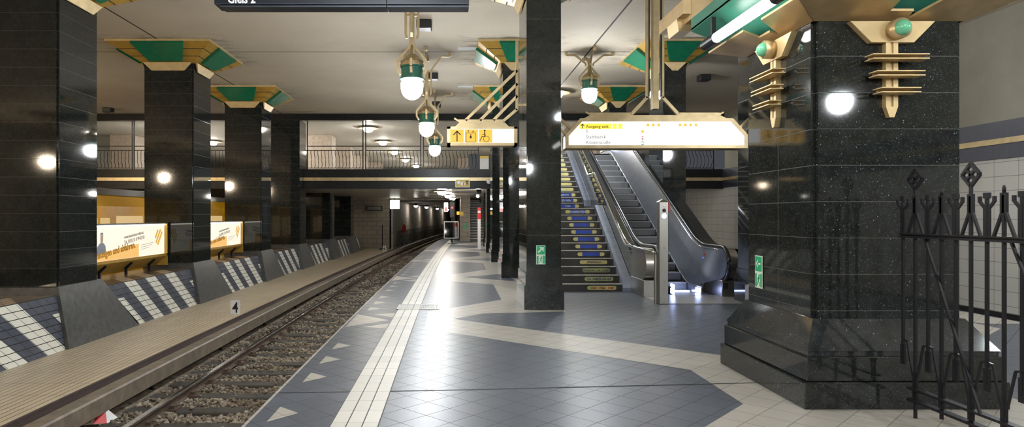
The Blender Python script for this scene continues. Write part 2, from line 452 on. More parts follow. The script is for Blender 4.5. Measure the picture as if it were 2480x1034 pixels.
# platform-edge triangles
for yy in (5.36, 6.57, 7.37, 8.15, 11.4, 12.2, 13.04, 14.23, 15.04, 15.8, 18, 18.85, 19.67, 20.5, 21.3, 22.1, 24.6, 25.4, 26.2, 27):
    inlay([(-1.44, yy+.18), (-1.245, yy), (-1.44, yy-.23)], .0015, F_WHITE)
for yy in (4.0, 10.14, 16.95, 23.6, 30.4):
    inlay([(-1.54, yy-.62), (-.98, yy), (-1.54, yy+.62)], .0015, F_WHITE)
    for sg in (-1, 1):
        inlay([(-1.28, yy+sg*.62), (-.94, yy+sg*.30), (-.94, yy+sg*.74)], .0015, F_WHITE)
inlay([(7.3, 11.05), (8.55, 11.05), (8.55, 9.8), (7.9, 9.8)], .0018, F_WHITE, False)
# joint across the floor
fl.mat(BLK).add([(-1.57, 5.965, .003), (-.2, 6.045, .003), (2.95, 6.32, .003), (2.95, 6.345, .003), (-.2, 6.065, .003), (-1.57, 5.985, .003)], [(0, 1, 4, 5), (1, 2, 3, 4)])
# cream edge line
fl.mat(F_WHITE).sweepy([(-1.60, .002), (-1.575, .002), (-1.575, -.05), (-1.60, -.05)], ys)
o = struct(fl.build('floor'))
struct(M(CONC).sweepy([(-1.63, -.05), (-1.58, -.05), (-1.58, -1.15), (-1.63, -1.15)], ys).build('wall_platform_edge'))
struct(M(CONC).sweepy([(8.55, -.05), (8.6, -.05), (8.6, -1.15), (8.55, -1.15)], ys, False).build('wall_platform_edge_right'))
ysl = [-14]+frange(0, 60, 2)+frange(64, 130, 5)
struct(M(DARK).add([(-22, -14, -1.16), (14, -14, -1.16), (14, 130, -1.16), (-22, 130, -1.16)], [(0, 1, 2, 3)]).build('floor_track_bed'))
struct(M(WALK).sweepy([(-6.75, ZW), (-4.85, ZW), (-4.85, -1.15), (-6.75, -1.15)], ysl).build('floor_walkway'))
struct(M(CEIL).box(-22, 14, -14, 28.7, 6.0, 6.2).build('ceiling'))
struct(M(CWALL).box(-22.2, -22, -14, 62, -1.2, 6.2).build('wall_far_left'))
struct(M(CWALL).box(-22, 14, -14.2, -14, -1.2, 6.2).build('wall_behind'))
# right-hand wall behind the other track
m = M(WTILE).box(11.7, 11.9, -14, 62, -.44, 2.82)
m.mat(BAND).box(11.66, 11.9, -14, 62, 2.82, 3.62); m.mat(BRASS).box(11.63, 11.67, -14, 62, 3.13, 3.25)
m.mat(CWALL).box(11.72, 11.9, -14, 28.4, 3.62, 6.0); m.mat(BLACKP).box(11.6, 11.9, -14, 62, -.62, -.44)
m.mat(DARK).box(11.75, 11.9, -14, 62, -1.2, -.62)
struct(m.build('wall_right'))
# gallery: beam, slab with brass line, low ceiling, upper hall
GY = 28.5
m = M(G_FASC).box(-22, 11.7, GY-.1, GY+.25, 5.72, 6.0); m.mat(G_FASC).box(-22, 11.7, GY, GY+.3, 2.78, 3.62)
m.mat(BRASS).box(-22, 11.7, GY-.03, GY+.01, 3.12, 3.26)
struct(m.build('trim_1'))
struct(M(CEIL2).box(-22, 11.7, GY+.02, 62, 2.80, 2.86).build('ceiling_under_gallery'))
struct(simple and M(simple('hall_floor_tile', (.34, .32, .29), .35)).box(-22, 11.7, GY+.05, 75, 3.5, 3.6).build('floor_gallery'))
struct(M(HCEIL).box(-22, 14, GY+.25, 75, 5.85, 6.0).build('ceiling_hall'))
struct(M(simple('hall_wall_paint', (.8, .78, .73), .6)).box(-22, 14, 62, 62.2, 3.6, 6).build('wall_hall_end'))
# end of the low hall: block wall and tunnel
EY = 46
m = M(BLOCK).box(-22, -4.25, EY, EY+.3, -1.2, 2.8)
m.mat(CONC).box(-4.25, -4.10, EY-.05, EY+.3, -1.2, 2.8)
struct(m.build('wall_end_left'))
m = M(BLOCK).box(.52, 1.13, 41.2, 48, 0, 2.8)
m.mat(BLOCK).box(2.0, 12, 46, 46.3, -1, 2.8)
struct(m.build('wall_end_right'))
m = M(TUNW)
yst = frange(46, 130, 3)
m.sweepy([(-5.2, -1.15), (-4.98, -1.15), (-4.98, 2.8), (-5.2, 2.8)], yst)
m.sweepy([(-.9, -1.15), (-.7, -1.15), (-.7, 3), (-.9, 3)], frange(48, 130, 3))
m.mat(TUNW).sweepy([(-5.1, 2.70), (-.6, 2.70), (-.6, 2.8), (-5.1, 2.8)], yst)
struct(m.build('wall_tunnel'))
struct(M(DARK).box(-4, 12, 130, 130.2, -1.2, 3).build('wall_tunnel_end'))

# ------------------------------------------------------------ pillars with capitals
def notched(x0, x1, y0, y1, n=.035):
    return [(x0+n, y0), (x1-n, y0), (x1-n, y0+n), (x1, y0+n), (x1, y1-n), (x1-n, y1-n), (x1-n, y1), (x0+n, y1), (x0+n, y1-n), (x0, y1-n), (x0, y0+n), (x0+n, y0+n)]
def capital(root, x0, x1, y0, y1, zs=5.53, zc=6.0, F=.65, nb=3):
    m = MB(); m.mat(OCHRE)
    for i in range(nb):
        a, b = i/nb, (i+1)/nb
        za, zb = zs+.02+(zc-.07-zs)*a, zs+.02+(zc-.07-zs)*b
        d0, d1 = .02+F*a, .02+F*b-.012
        m.frustum((x0-d0, x1+d0, y0-d0, y1+d0), za, (x0-d1, x1+d1, y0-d1, y1+d1), zb-.004)
    m.mat(BROWN)
    for i in range(1, nb):
        a = i/nb; d = .02+F*a-.008; z = zs+.02+(zc-.07-zs)*a; m.box(x0-d, x1+d, y0-d, y1+d, z-.012, z-.002)
    m.mat(GOLDP).box(x0-F-.02, x1+F+.02, y0-F-.02, y1+F+.02, zc-.055, zc)
    part('capital', m, None, root, 'ochre stepped metal capital under the ceiling')
    # green panels, one per face
    def P(side, s, h, out):     # s along the face -1..1 (fraction of half width), h 0..1 height
        d = .02+F*h
        z = zs+.02+(zc-.07-zs)*h
        xm, ym, hx, hy = (x0+x1)/2, (y0+y1)/2, (x1-x0)/2, (y1-y0)/2
        nz = -F/math.hypot(F, zc-zs); nn = (zc-zs)/math.hypot(F, zc-zs)
        zo = z+nz*out; do = d+nn*out
        if side == 0: return (xm+s, y0-do, zo)
        if side == 1: return (x1+do, ym+s, zo)
        if side == 2: return (xm-s, y1+do, zo)
        return (x0-do, ym-s, zo)
    for side in range(4):
        hw = (x1-x0)/2 if side in (0, 2) else (y1-y0)/2
        a, b = hw*.66, hw+.66*F*.35
        b = hw*.66+.24
        A = [P(side, -a, .16, 0), P(side, a, .16, 0), P(side, b, 1.0, 0), P(side, -b, 1.0, 0)]
        B = [P(side, -a, .16, .07), P(side, a, .16, .07), P(side, b, 1.0, .07), P(side, -b, 1.0, .07)]
        part('green_panel', MB().hexa(A, B), GREEN, root)
        w = hw-.02; w2 = hw-.22
        def Q(s, z, o):
            xm, ym = (x0+x1)/2, (y0+y1)/2
            if side == 0: return (xm+s, y0-o, z)
            if side == 1: return (x1+o, ym+s, z)
            if side == 2: return (xm-s, y1+o, z)
            return (x0-o, ym-s, z)
        A = [Q(-w2, zs-.18, .015), Q(w2, zs-.18, .015), Q(w, zs+.02, .05), Q(-w, zs+.02, .05)]
        B = [Q(-w2, zs-.18, .04), Q(w2, zs-.18, .04), Q(w, zs+.02, .10), Q(-w, zs+.02, .10)]
        part('collar_plate', MB().hexa(A, B), GOLDP, root, 'flat gold plate below the capital')
def left_pillar(i, Y0, label, ztop=5.55, cap=True, X0=-6.73):
    xr = X0+(.00052*(Y0-8)**2 if Y0 > 8 else 0); xl = xr-1.28; y1 = Y0+1.26
    r = thing('granite_pillar', label, 'pillar', ((xl+xr)/2, Y0+.63, ZW), 'square black granite pillars between the tracks')
    part('shaft', M(G_COL).prism(notched(xl, xr, Y0, y1), 'z', .38, ztop), G_COL, r)
    m = MB().hexa([(xl-.19, Y0, -.68), (xr+.19, Y0, -.68), (xr+.19, Y0+2.5, -.68), (xl-.19, Y0+2.5, -.68)],
                  [(xl, Y0, .39), (xr, Y0, .39), (xr, Y0+1.42, .39), (xl, Y0+1.42, .39)])
    part('pedestal', m, G_PED, r, 'sloping grey granite foot of the pillar')
    if cap: capital(r, xl, xr, Y0, y1)
    return xl, xr
LP = [11.28, 17.07, 22.9, 28.2, 34.5, 40.3]
LPL = ['huge black granite pillar at the left edge of the view, nearest of its row',
       'black granite pillar behind the large lit poster box, second of the left row',
       'black granite pillar right of the small lit poster box, third of the left row',
       'dark granite pillar standing flush with the gallery front, fourth of the left row',
       'dark pillar under the gallery, fifth of the left row',
       'farthest dark pillar of the left row, just before the tan block wall']
for i, (y, lb) in enumerate(zip(LP, LPL)):
    left_pillar(i, y, lb, 5.55 if i < 3 else (5.72 if i == 3 else 2.8), i < 3)

# tiled parapets between the pillars
def parapet(Ya, Yb, xr, label):
    yb_ = Yb; n = 24
    vs = []; fs = []; pat = []; ys_ = [Ya+(Yb-Ya)*i/n for i in range(n+1)]
    base = xr
    for y in ys_:
        fr = (yb_-y)/(yb_-Ya)
        for (x, z, t) in ((base-1.33, -.7, 1), (base-1.25, .246, 0), (base-.02, .246, 0), (base-.02, .246, 0), (base+.13, -.68, 1)):
            vs.append((x, y+(1.10*fr if t else .02*fr), z)); pat.append((y, t))
    for i in range(n):
        for k in range(4):
            if k == 2: continue
            fs.append((i*5+k, i*5+k+1, (i+1)*5+k+1, (i+1)*5+k))
    m = MB(); m.add(vs, fs); me = bpy.data.meshes.new('tiled_parapet'); me.from_pydata(vs, [], fs)
    me.materials.append(PARA)
    at = me.attributes.new('pat', 'FLOAT_VECTOR', 'POINT')
    rel = Ya-1.57            # pillar front
    data = []
    for i, y in enumerate(ys_):
        for k, t in enumerate((1, 0, 0, 0, 1)):
            y_ = vs[i*5+k][1]-rel
            if k == 1: s_ = y_-1.5; tt = 1.0
            elif k == 2: s_ = y_; tt = 0
            else: s_ = y_-1.08*t; tt = t
            top = 1.0 if k in (1, 2) else 0.0
            data += [s_, float(tt)*.92+.001, top]
    at.data.foreach_set('vector', data)
    o = bpy.data.objects.new('tiled_parapet', me); COL.objects.link(o)
    bm = bmesh.new(); bm.from_mesh(me); bmesh.ops.recalc_face_normals(bm, faces=bm.faces); bm.to_mesh(me); bm.free()
    me.polygons.foreach_set('use_smooth', [False]*len(me.polygons))
    tag(o, label, 'parapet', 'striped tiled parapets between the left pillars')
    return o
PL = ['blue and white striped tile slope at the lower left edge of the view', 'blue and white striped tile slope under the large lit poster box',
      'striped tile slope under the small lit poster box', 'striped tile slope beside the gallery pillar, third from the large poster',
      'brightly lit striped tile slope below the gallery', 'small striped tile slope just before the last pillar of the row', 'last and smallest striped tile slope by the tan block wall']
for i in range(7):
    ya = (5.5 if i == 0 else LP[i-1])+1.42; yb = LP[i] if i < 6 else 43.6
    yc = ya-1.42; xr = -6.73+(.00052*(yc-8)**2 if yc > 8 else 0)
    parapet(ya+.15, yb-.01 if i < 6 else yb, xr, PL[i])

def slim_pillar(Y0, xc, label, ztop=5.55, group='slim black granite pillars beside the stairs', ped=True):
    xc = xc+(.00058*(Y0-8)**2 if Y0 > 8 else 0); h = .295
    r = thing('granite_column', label, 'column', (xc, Y0+.62, 0), group)
    y1 = Y0+1.24
    part('shaft', MB().prism(notched(xc-h, xc+h, Y0, y1, .012), 'z', .6, ztop), G_SLIM, r)
    m = MB().box(xc-h-.02, xc+h+.02, Y0-.02, y1+.02, .41, .62); m.box(xc-h-.045, xc+h+.045, Y0-.045, y1+.045, 0, .415)
    part('pedestal', m, G_PLAIN, r)
    if ztop > 5: capital(r, xc-h, xc+h, Y0, y1)
    return r
slim_pillar(11.28, 1.56, 'slim black granite column in mid view carrying the green exit sign')
slim_pillar(17.07, 1.56, 'slim black column half hidden behind the exit-sign column, second in line')
slim_pillar(22.9, 1.56, 'third slim black column in the middle row')
slim_pillar(28.8, 1.56, 'fourth slim black column in the middle row, under the gallery', 2.8)
slim_pillar(34.6, 1.56, 'farthest slim black column of the middle row', 2.8)
slim_pillar(11.28, 5.70, 'slim black column mostly hidden behind the big near pillar', 5.55)
slim_pillar(17.07, 5.70, 'slim black column rising behind the escalator', 5.55)
slim_pillar(22.9, 5.62, 'slim black column above the big sign, left of the centre pole', 5.55)

# ------------------------------------------------------------ the big pillar at the right
bx0, bx1, by0, by1 = 3.10, 4.385, 5.67, 6.95
R = thing('large_granite_pillar', 'massive polished black granite pillar on a stepped plinth with gold ornaments, at the right', 'pillar', (3.76, 6.31, 0))
part('shaft', MB().prism(notched(bx0, bx1, by0, by1, .042), 'z', .70, 6.0), G_BIG, R)
part('plinth_step', MB().bbox(2.91, 4.61, 5.45, 7.17, 0, .225, .008), G_PLAIN, R)
part('plinth_step', MB().bbox(2.94, 4.58, 5.48, 7.14, .225, .43, .008), G_PLAIN, R)
m = MB().box(2.965, 4.555, 5.505, 7.115, .43, .475)
m.frustum((2.955, 4.565, 5.495, 7.125), .475, (bx0-.01, bx1+.01, by0-.01, by1+.01), .72)
part('sloping_plinth', m, G_SLOPE, R)
# seams on the plinth
# collar: gold flaring plates with a notch in each face, green pan above
def side_pt(side, s, o, z):
    xm, ym = (bx0+bx1)/2, (by0+by1)/2
    if side == 0: return (xm+s, by0-o, z)
    if side == 1: return (bx1+o, ym+s, z)
    if side == 2: return (xm-s, by1+o, z)
    return (bx0-o, ym-s, z)
H = .6425
for side in range(4):
    def plate(s0, s1, so0, so1, d, zr=.11):
        A = [side_pt(side, s0, .005, 3.27), side_pt(side, s1, .005, 3.27), side_pt(side, so1, d, 3.27+zr*d/.29), side_pt(side, so0, d, 3.27+zr*d/.29)]
        return A, [(p[0], p[1], p[2]+.02) for p in A]
    m = MB()
    m.hexa(*plate(-H, -.07, -H-.29, -.07, .29)); m.hexa(*plate(-.07, .13, -.07, .13, .13)); m.hexa(*plate(.13, H, .30, H+.29, .29))
    part('collar_plate', m, GOLD, R, 'gold flaring plate at the pillar top')
    A = [side_pt(side, -H-.04, .03, 3.34), side_pt(side, H+.04, .03, 3.34), side_pt(side, H+.43, .43, 3.66), side_pt(side, -H-.43, .43, 3.66)]
    B = [(p[0], p[1], p[2]+.03) for p in A]
    part('green_reflector', MB().hexa(A, B), GREENL, R)
m = MB().mat(GREENL)
m.frustum((bx0-.43, bx1+.43, by0-.43, by1+.43), 3.67, (bx0-.43, bx1+.43, by0-.43, by1+.43), 3.80)
part('green_crown', m, GREENL, R)
# corner brackets
for sx_ in (-1, 1):
    for sy_ in (-1, 1):
        X = (bx0-.43) if sx_ < 0 else (bx1+.43); Yb = (by1+.43) if sy_ > 0 else (by0-.43)
        m = MB().box(min(X, X+sx_*.0)-.09, X+.09+.0, min(Yb, Yb+sy_*.85), max(Yb, Yb+sy_*.85), 3.86, 4.02)
        m.box(min(X, X-sx_*.35), max(X, X-sx_*.35), min(Yb-.02, Yb+sy_*.2), max(Yb+.02, Yb+sy_*.2), 3.80, 4.12)
        m.prism([(X-.07, 3.72), (X+.07, 3.72), (X+.09, 3.86), (X-.09, 3.86)], 'y', Yb+sy_*.2, Yb+sy_*.55)
        part('corner_bracket', m, GOLD, R)
# tube lamps, one along the left face and one along the right
for X in (2.655,):
    m = MB(); m.smooth = True
    lm = part('tube_lamp', m.lathe((X, 5.42, 3.39), [(.001, 0), (.05, .005), (.05, 1.21), (.001, 1.215)], 16, 'y'), E_TUBE, R, 'glowing white tube lamp')
    e = MB(); e.lathe((X, 6.63, 3.39), [(.001, 0), (.056, .001), (.056, .30), (.001, .301)], 16, 'y'); e.lathe((X, 5.10, 3.39), [(.001, 0), (.056, .001), (.056, .32), (.001, .321)], 16, 'y')
    e.box(X-.02, X+.02, 6.70, 6.74, 3.4, 3.62); e.box(X-.02, X+.02, 5.2, 5.24, 3.4, 3.62)
    part('lamp_holder', e, BLACKM, R)
# ornaments
def ornament(side, s0):
    def Pt(s, o, z): return side_pt(side, s+s0, o, z)
    m = MB()
    A = [Pt(-.18, .0, 3.075), Pt(.18, .0, 3.075), Pt(.36, .0, 3.255), Pt(-.36, .0, 3.255)]
    B = [Pt(-.18, .06, 3.075), Pt(.18, .06, 3.075), Pt(.36, .06, 3.255), Pt(-.36, .06, 3.255)]
    part('wall_ornament', m.hexa(A, B), GOLDP, R, 'gold wall ornament')
    m = MB()
    for (a, b, o) in ((-.052, -.012, .05), (-.012, .012, .035), (.012, .052, .05)):
        A = [Pt(a, 0, 2.53), Pt(b, 0, 2.53), Pt(b, 0, 3.09), Pt(a, 0, 3.09)]; B = [Pt(a, o, 2.53), Pt(b, o, 2.53), Pt(b, o, 3.09), Pt(a, o, 3.09)]
        m.hexa(A, B)
    A = [Pt(-.02, 0, 2.44), Pt(.02, 0, 2.44), Pt(.052, 0, 2.53), Pt(-.052, 0, 2.53)]; B = [Pt(-.02, .05, 2.44), Pt(.02, .05, 2.44), Pt(.052, .05, 2.53), Pt(-.052, .05, 2.53)]
    m.hexa(A, B)
    part('ornament_stem', m, GOLDP, R)
    for w, z in ((.235, 2.93), (.20, 2.79), (.165, 2.65)):
        m = MB()
        for dz in (.016, -.020):
            A = [Pt(-w, .05, z+dz), Pt(w, .05, z+dz), Pt(w, .17, z+dz), Pt(-w, .17, z+dz)]
            m.hexa(A, [(p[0], p[1], p[2]+.009) for p in A])
        A = [Pt(-w+.03, .05, z-.015), Pt(w-.03, .05, z-.015), Pt(w-.03, .07, z-.015), Pt(-w+.03, .07, z-.015)]
        m.hexa(A, [(p[0], p[1], p[2]+.035) for p in A])
        A = [Pt(-.04, 0, z-.02), Pt(.04, 0, z-.02), Pt(.04, .06, z-.02), Pt(-.04, .06, z-.02)]
        m.hexa(A, [(p[0], p[1], p[2]+.04) for p in A])
        part('cross_bar', m, GOLDP, R)
    c = Pt(.02, .06, 3.175)
    d = {0: (0, -1), 3: (-1, 0)}[side]
    m = MB(); m.smooth = True
    m.tube([c, (c[0]+d[0]*.09, c[1]+d[1]*.09, c[2])], .085, 20)
    part('boss', m, GOLD, R)
    m = MB(); m.smooth = True
    prof = [(.001, 0)]+[(.063*math.sin(t), .075-.063*math.cos(t)*1.0) for t in (1.57,)]
    c2 = Vector((c[0]+d[0]*.09, c[1]+d[1]*.09, c[2]))
    import_pts = []
    m2 = bmesh.new(); bmesh.ops.create_uvsphere(m2, u_segments=20, v_segments=12, radius=.066)
    me = bpy.data.meshes.new('glass_ball'); m2.to_mesh(me); m2.free()
    me.transform(Matrix.Translation(c2)); me.materials.append(GREENG); me.polygons.foreach_set('use_smooth', [True]*len(me.polygons))
    ob = bpy.data.objects.new('glass_ball', me); COL.objects.link(ob); ob.parent = R; ob.matrix_parent_inverse = Matrix.Translation(R.location).inverted()
    ob['label'] = 'pale green glass ball'
ornament(0, 0); ornament(3, .03)

# ------------------------------------------------------------ pictogram signs
def flat(pts3, n, th=.003):           # a thin raised piece
    A = [Vector(p) for p in pts3]; B = [p+Vector(n)*th for p in A]; k = len(A)
    return [tuple(v) for v in A+B], [tuple(range(k)), tuple(range(2*k-1, k-1, -1))]+[(i, i+k, (i+1) % k+k, (i+1) % k) for i in range(k)]
class Plane:       # draw flat shapes on an upright plane; o lower-left corner, u = right direction
    def __init__(s, o, u, n, th=.004): s.o = Vector(o); s.u = Vector(u); s.n = Vector(n); s.m = MB(); s.th = th
    def p(s, a, b): return s.o+s.u*a+Vector((0, 0, 1))*b
    def poly(s, pts): s.m.add(*flat([s.p(a, b) for a, b in pts], s.n, s.th)); return s
    def line(s, a, b, w):
        d = Vector((b[0]-a[0], b[1]-a[1])); d.normalize(); q = Vector((-d.y, d.x))*w/2
        return s.poly([(a[0]+q.x, a[1]+q.y), (a[0]-q.x, a[1]-q.y), (b[0]-q.x, b[1]-q.y), (b[0]+q.x, b[1]+q.y)])
    def disc(s, c, r, n=14): return s.poly([(c[0]+r*math.cos(6.2832*i/n), c[1]+r*math.sin(6.2832*i/n)) for i in range(n)])
    def ring(s, c, r, w, a0=0, a1=6.2832, n=16):
        for i in range(n):
            t0, t1 = a0+(a1-a0)*i/n, a0+(a1-a0)*(i+1)/n
            s.line((c[0]+r*math.cos(t0), c[1]+r*math.sin(t0)), (c[0]+r*math.cos(t1), c[1]+r*math.sin(t1)), w)
        return s
    def rect(s, x, y, w, h): return s.poly([(x, y), (x+w, y), (x+w, y+h), (x, y+h)])
def exit_sign(o, u, n, label, arrow):
    r = thing('exit_sign', label, 'sign', o)
    w, h = .155, .325
    P = Plane(o, u, n, .006); P.rect(0, 0, w, h); part('board', P.m, PAPER, r)
    o2 = Vector(o)+Vector(n)*.0065
    P = Plane(o2, u, n, .001); P.rect(.008, h/2+.006, w-.016, h/2-.014); part('arrow_field', P.m, SGREEN, r)
    P = Plane(o2, u, n, .001); P.rect(.008, .012, .03, .135); part('door_field', P.m, SGREEN, r)
    P = Plane(o2, u, n, .001); P.rect(w-.038, .012, .03, .135); part('door_field', P.m, SGREEN, r)
    o3 = Vector(o)+Vector(n)*.008
    P = Plane(o3, u, n, .001); c = (w/2, h*.75)
    if arrow == 'left': P.line((c[0]+.045, c[1]), (c[0]-.03, c[1]), .018); P.poly([(c[0]-.055, c[1]), (c[0]-.01, c[1]+.045), (c[0]-.01, c[1]-.045)])
    else: P.line((c[0]-.045, c[1]-.04), (c[0]+.02, c[1]+.02), .022); P.poly([(c[0]+.05, c[1]+.05), (c[0]+.05, c[1]-.03), (c[0]-.03, c[1]+.05)])
    part('arrow', P.m, PAPER, r)
    P = Plane(o3, u, n, .001)
    P.disc((w/2+.015, .128), .012); P.line((w/2+.008, .115), (w/2-.005, .07), .018); P.line((w/2-.005, .07), (w/2+.025, .05), .01); P.line((w/2+.025, .05), (w/2+.02, .02), .009)
    P.line((w/2-.005, .07), (w/2-.02, .04), .01); P.line((w/2-.02, .04), (w/2-.04, .03), .009); P.line((w/2+.005, .11), (w/2+.035, .09), .008); P.line((w/2+.005, .11), (w/2-.025, .09), .008)
    part('running_figure', P.m, SGREEN, r)
exit_sign((1.435, 11.28-.008, .775), (1, 0, 0), (0, -1, 0), 'green exit sign with arrow pointing up right, on the slim black column', 'up')
exit_sign((3.10-.008, 6.73, .875), (0, -1, 0), (-1, 0, 0), 'green exit sign with arrow pointing left, on the side of the big pillar', 'left')

# small lit sign with arrow, lift and wheelchair, on brass arms
def wheelchair(P, x, y, s):
    P.ring((x+.55*s, y+.28*s), .22*s, .035*s); P.disc((x+.42*s, y+.9*s), .075*s)
    P.line((x+.42*s, y+.8*s), (x+.45*s, y+.45*s), .09*s); P.line((x+.45*s, y+.47*s), (x+.2*s, y+.47*s), .06*s); P.line((x+.22*s, y+.47*s), (x+.05*s, y+.12*s), .05*s); P.line((x+.43*s, y+.65*s), (x+.2*s, y+.6*s), .04*s)
def lift(P, x, y, s):
    for a, b in (((0, 0), (1, 0)), ((1, 0), (1, 1)), ((1, 1), (0, 1)), ((0, 1), (0, 0))):
        P.line((x+s*(.1+.7*a[0]), y+s*(.05+.68*a[1])), (x+s*(.1+.7*b[0]), y+s*(.05+.68*b[1])), .035*s)
    P.disc((x+.45*s, y+.58*s), .05*s); P.rect(x+.38*s, y+.32*s, .14*s, .2*s)
    P.poly([(x+.2*s, y+.92*s), (x+.34*s, y+.92*s), (x+.27*s, y+.80*s)]); P.poly([(x+.56*s, y+.80*s), (x+.70*s, y+.80*s), (x+.63*s, y+.92*s)])
def small_sign(xa, xb, mirror, label):
    Yf, Yb = 11.74, 12.06
    r = thing('direction_sign', label, 'sign', ((xa+xb)/2, 11.9, 2.85))
    m = MB()
    f = .04; z0, z1 = 2.85, 3.19
    m.box(xa, xb, Yf, Yb, z0, z0+f+.01); m.box(xa, xb, Yf, Yb, z1-f, z1); m.box(xa, xa+.06, Yf, Yb, z0, z1); m.box(xb-.06, xb, Yf, Yb, z0, z1)
    m.prism([(xa+.14, z1), (xb-.14, z1), (xb-.22, z1+.08), (xa+.22, z1+.08)], 'y', Yf+.05, Yb-.05)
    part('frame', m, BRASS, r)
    part('lit_panel', MB().box(xa+.05, xb-.05, Yf+.02, Yb-.02, z0+f, z1-f+.005), E_SIGN, r)
    o = (xa+.06, Yf+.018, z0+.055); s = .235
    P = Plane(o, (1, 0, 0), (0, -1, 0), .003)
    for i in range(3):
        x = i*(s+.02); P = Plane(o, (1, 0, 0), (0, -1, 0), .003); P.rect(x, 0, s, s); part('yellow_field', P.m, E_SIGNY, r)
    P = Plane((o[0], o[1]-.004, o[2]), (1, 0, 0), (0, -1, 0), .002)
    P.line((s/2, .02), (s/2, s-.04), .018); P.line((s/2, s-.03), (s/2-.065, s-.10), .018); P.line((s/2, s-.03), (s/2+.065, s-.10), .018)
    part('arrow', P.m, BLK, r)
    P = Plane((o[0], o[1]-.004, o[2]), (1, 0, 0), (0, -1, 0), .002); lift(P, s+.02, 0, s); part('lift_pictogram', P.m, BLK, r)
    P = Plane((o[0], o[1]-.004, o[2]), (1, 0, 0), (0, -1, 0), .002); wheelchair(P, 2*(s+.02), 0, s); part('wheelchair_pictogram', P.m, BLK, r)
    sg = -1 if mirror else 1
    xc = xb if not mirror else xa       # the side at the column
    def X(d): return xc-sg*d
    y = 11.9; m = MB()
    m.bar((X(1.05), y, 3.31), (X(.24), y, 3.31), .05); m.bar((X(1.05), y, 3.31), (X(1.12), y, 3.36), .03)
    m.bar((X(.24), y, 3.31), (X(-.01), y, 3.52), .05); m.bar((X(-.01), y, 3.50), (X(-.01), y, 4.75), .05)
    for a, b in ((.92, 4.22), (.66, 3.98), (.42, 3.76)): m.bar((X(a), y, 3.32), (X(-.01), y, b), .05)
    for z in (3.6, 4.45): m.bar((X(-.01), y, z), (X(-.11), y, z), .04)
    for d in (.9, .6, .3): m.bar((X(d), y, 3.2), (X(d), y, 3.31), .02)
    part('brass_arm', m, BRASS, r)
small_sign(-.09, 1.16, False, 'small lit yellow sign with arrow, lift and wheelchair on brass arms')
small_sign(6.12, 7.37, True, 'matching sign on brass arms, hidden behind the big pillar')

# big direction sign
r = thing('station_sign', 'long lit white sign with brass frame hanging on a brass pole', 'sign', (3.65, 11.9, 2.8))
def hexpoly(g): return [(2.01+g, 2.80+g), (5.24-g, 2.80+g), (5.24-g, 3.04-g*.4), (4.98-g*.6, 3.33-g), (2.27+g*.6, 3.33-g), (2.01+g, 3.04-g*.4)]
outer, inner = hexpoly(0), hexpoly(.055)
Yf, Yb = 11.70, 12.10
m = MB()
for yy0, yy1 in ((Yf, Yf+.03), (Yb-.03, Yb)):
    for i in range(6):
        j = (i+1) % 6
        m.add([(outer[i][0], yy0, outer[i][1]), (outer[j][0], yy0, outer[j][1]), (inner[j][0], yy0, inner[j][1]), (inner[i][0], yy0, inner[i][1]),
               (outer[i][0], yy1, outer[i][1]), (outer[j][0], yy1, outer[j][1]), (inner[j][0], yy1, inner[j][1]), (inner[i][0], yy1, inner[i][1])],
              [(0, 1, 2, 3), (4, 7, 6, 5), (0, 4, 5, 1), (2, 6, 7, 3)])
g = hexpoly(.012)
for i in range(6):
    j = (i+1) % 6; m.add([(g[i][0], Yf+.03, g[i][1]), (g[j][0], Yf+.03, g[j][1]), (g[j][0], Yb-.03, g[j][1]), (g[i][0], Yb-.03, g[i][1])], [(0, 1, 2, 3)])
m.prism([(2.33, 3.33), (4.92, 3.33), (4.78, 3.40), (2.46, 3.40)], 'y', Yf+.08, Yb-.08)
part('frame', m, BRASS, r)
part('lit_panel', MB().prism(hexpoly(.04), 'y', Yf+.02, Yb-.02), E_SIGN, r, 'glowing white panel')
def bx(x): return (x-1095)*11.7/1600
def bz(y): return 1.6+(523-y)*11.7/1600
m = MB()
P = Plane((0, Yf+.02, 0), (1, 0, 0), (0, -1, 0), .004)
for a, b in ((1404, 1481), (1484, 1494), (1498, 1508)): P.rect(bx(a), bz(312), bx(b)-bx(a), bz(299)-bz(312))
part('yellow_field', P.m, E_SIGNY2, r)
P = Plane((0, Yf+.02, 0), (1, 0, 0), (0, -1, 0), .004)
for a in (1567, 1580, 1593, 1645, 1657.5, 1670.5, 1683.5):
    P = Plane((0, Yf+.02, 0), (1, 0, 0), (0, -1, 0), .004); P.rect(bx(a), bz(305.5), bx(a+6)-bx(a), bz(299)-bz(305.5)); part('yellow_mark', P.m, E_SIGNY, r)
P = Plane((0, Yf+.02, 0), (1, 0, 0), (0, -1, 0), .004)
P.disc((bx(1557), bz(318)), .026)
part('yellow_mark', P.m, E_SIGNY, r)
P = Plane((0, Yf+.02, 0), (1, 0, 0), (0, -1, 0), .004)
P.poly([(bx(1554), bz(331)), (bx(1560), bz(331)), (bx(1557), bz(328))]); part('red_mark', P.m, RED, r)
P = Plane((0, Yf+.02, 0), (1, 0, 0), (0, -1, 0), .004); P.poly([(bx(1554), bz(335)), (bx(1560), bz(335)), (bx(1557), bz(339))])
part('red_mark', P.m, RED, r)
P = Plane((0, Yf+.02, 0), (1, 0, 0), (0, -1, 0), .004)
P.ring((bx(1557), bz(346.5)), .028, .012, .4, 2.6, 6); P.ring((bx(1557), bz(346.5)), .028, .012, 3.5, 5.8, 6)
part('green_mark', P.m, SGREEN, r)
yt = Yf+.012
P = Plane((0, yt, 0), (1, 0, 0), (0, -1, 0), .003); xa = bx(1411)
P.line((xa, bz(311)), (xa, bz(301)), .016); P.line((xa, bz(300)), (xa-.03, bz(304.5)), .014); P.line((xa, bz(300)), (xa+.03, bz(304.5)), .014)
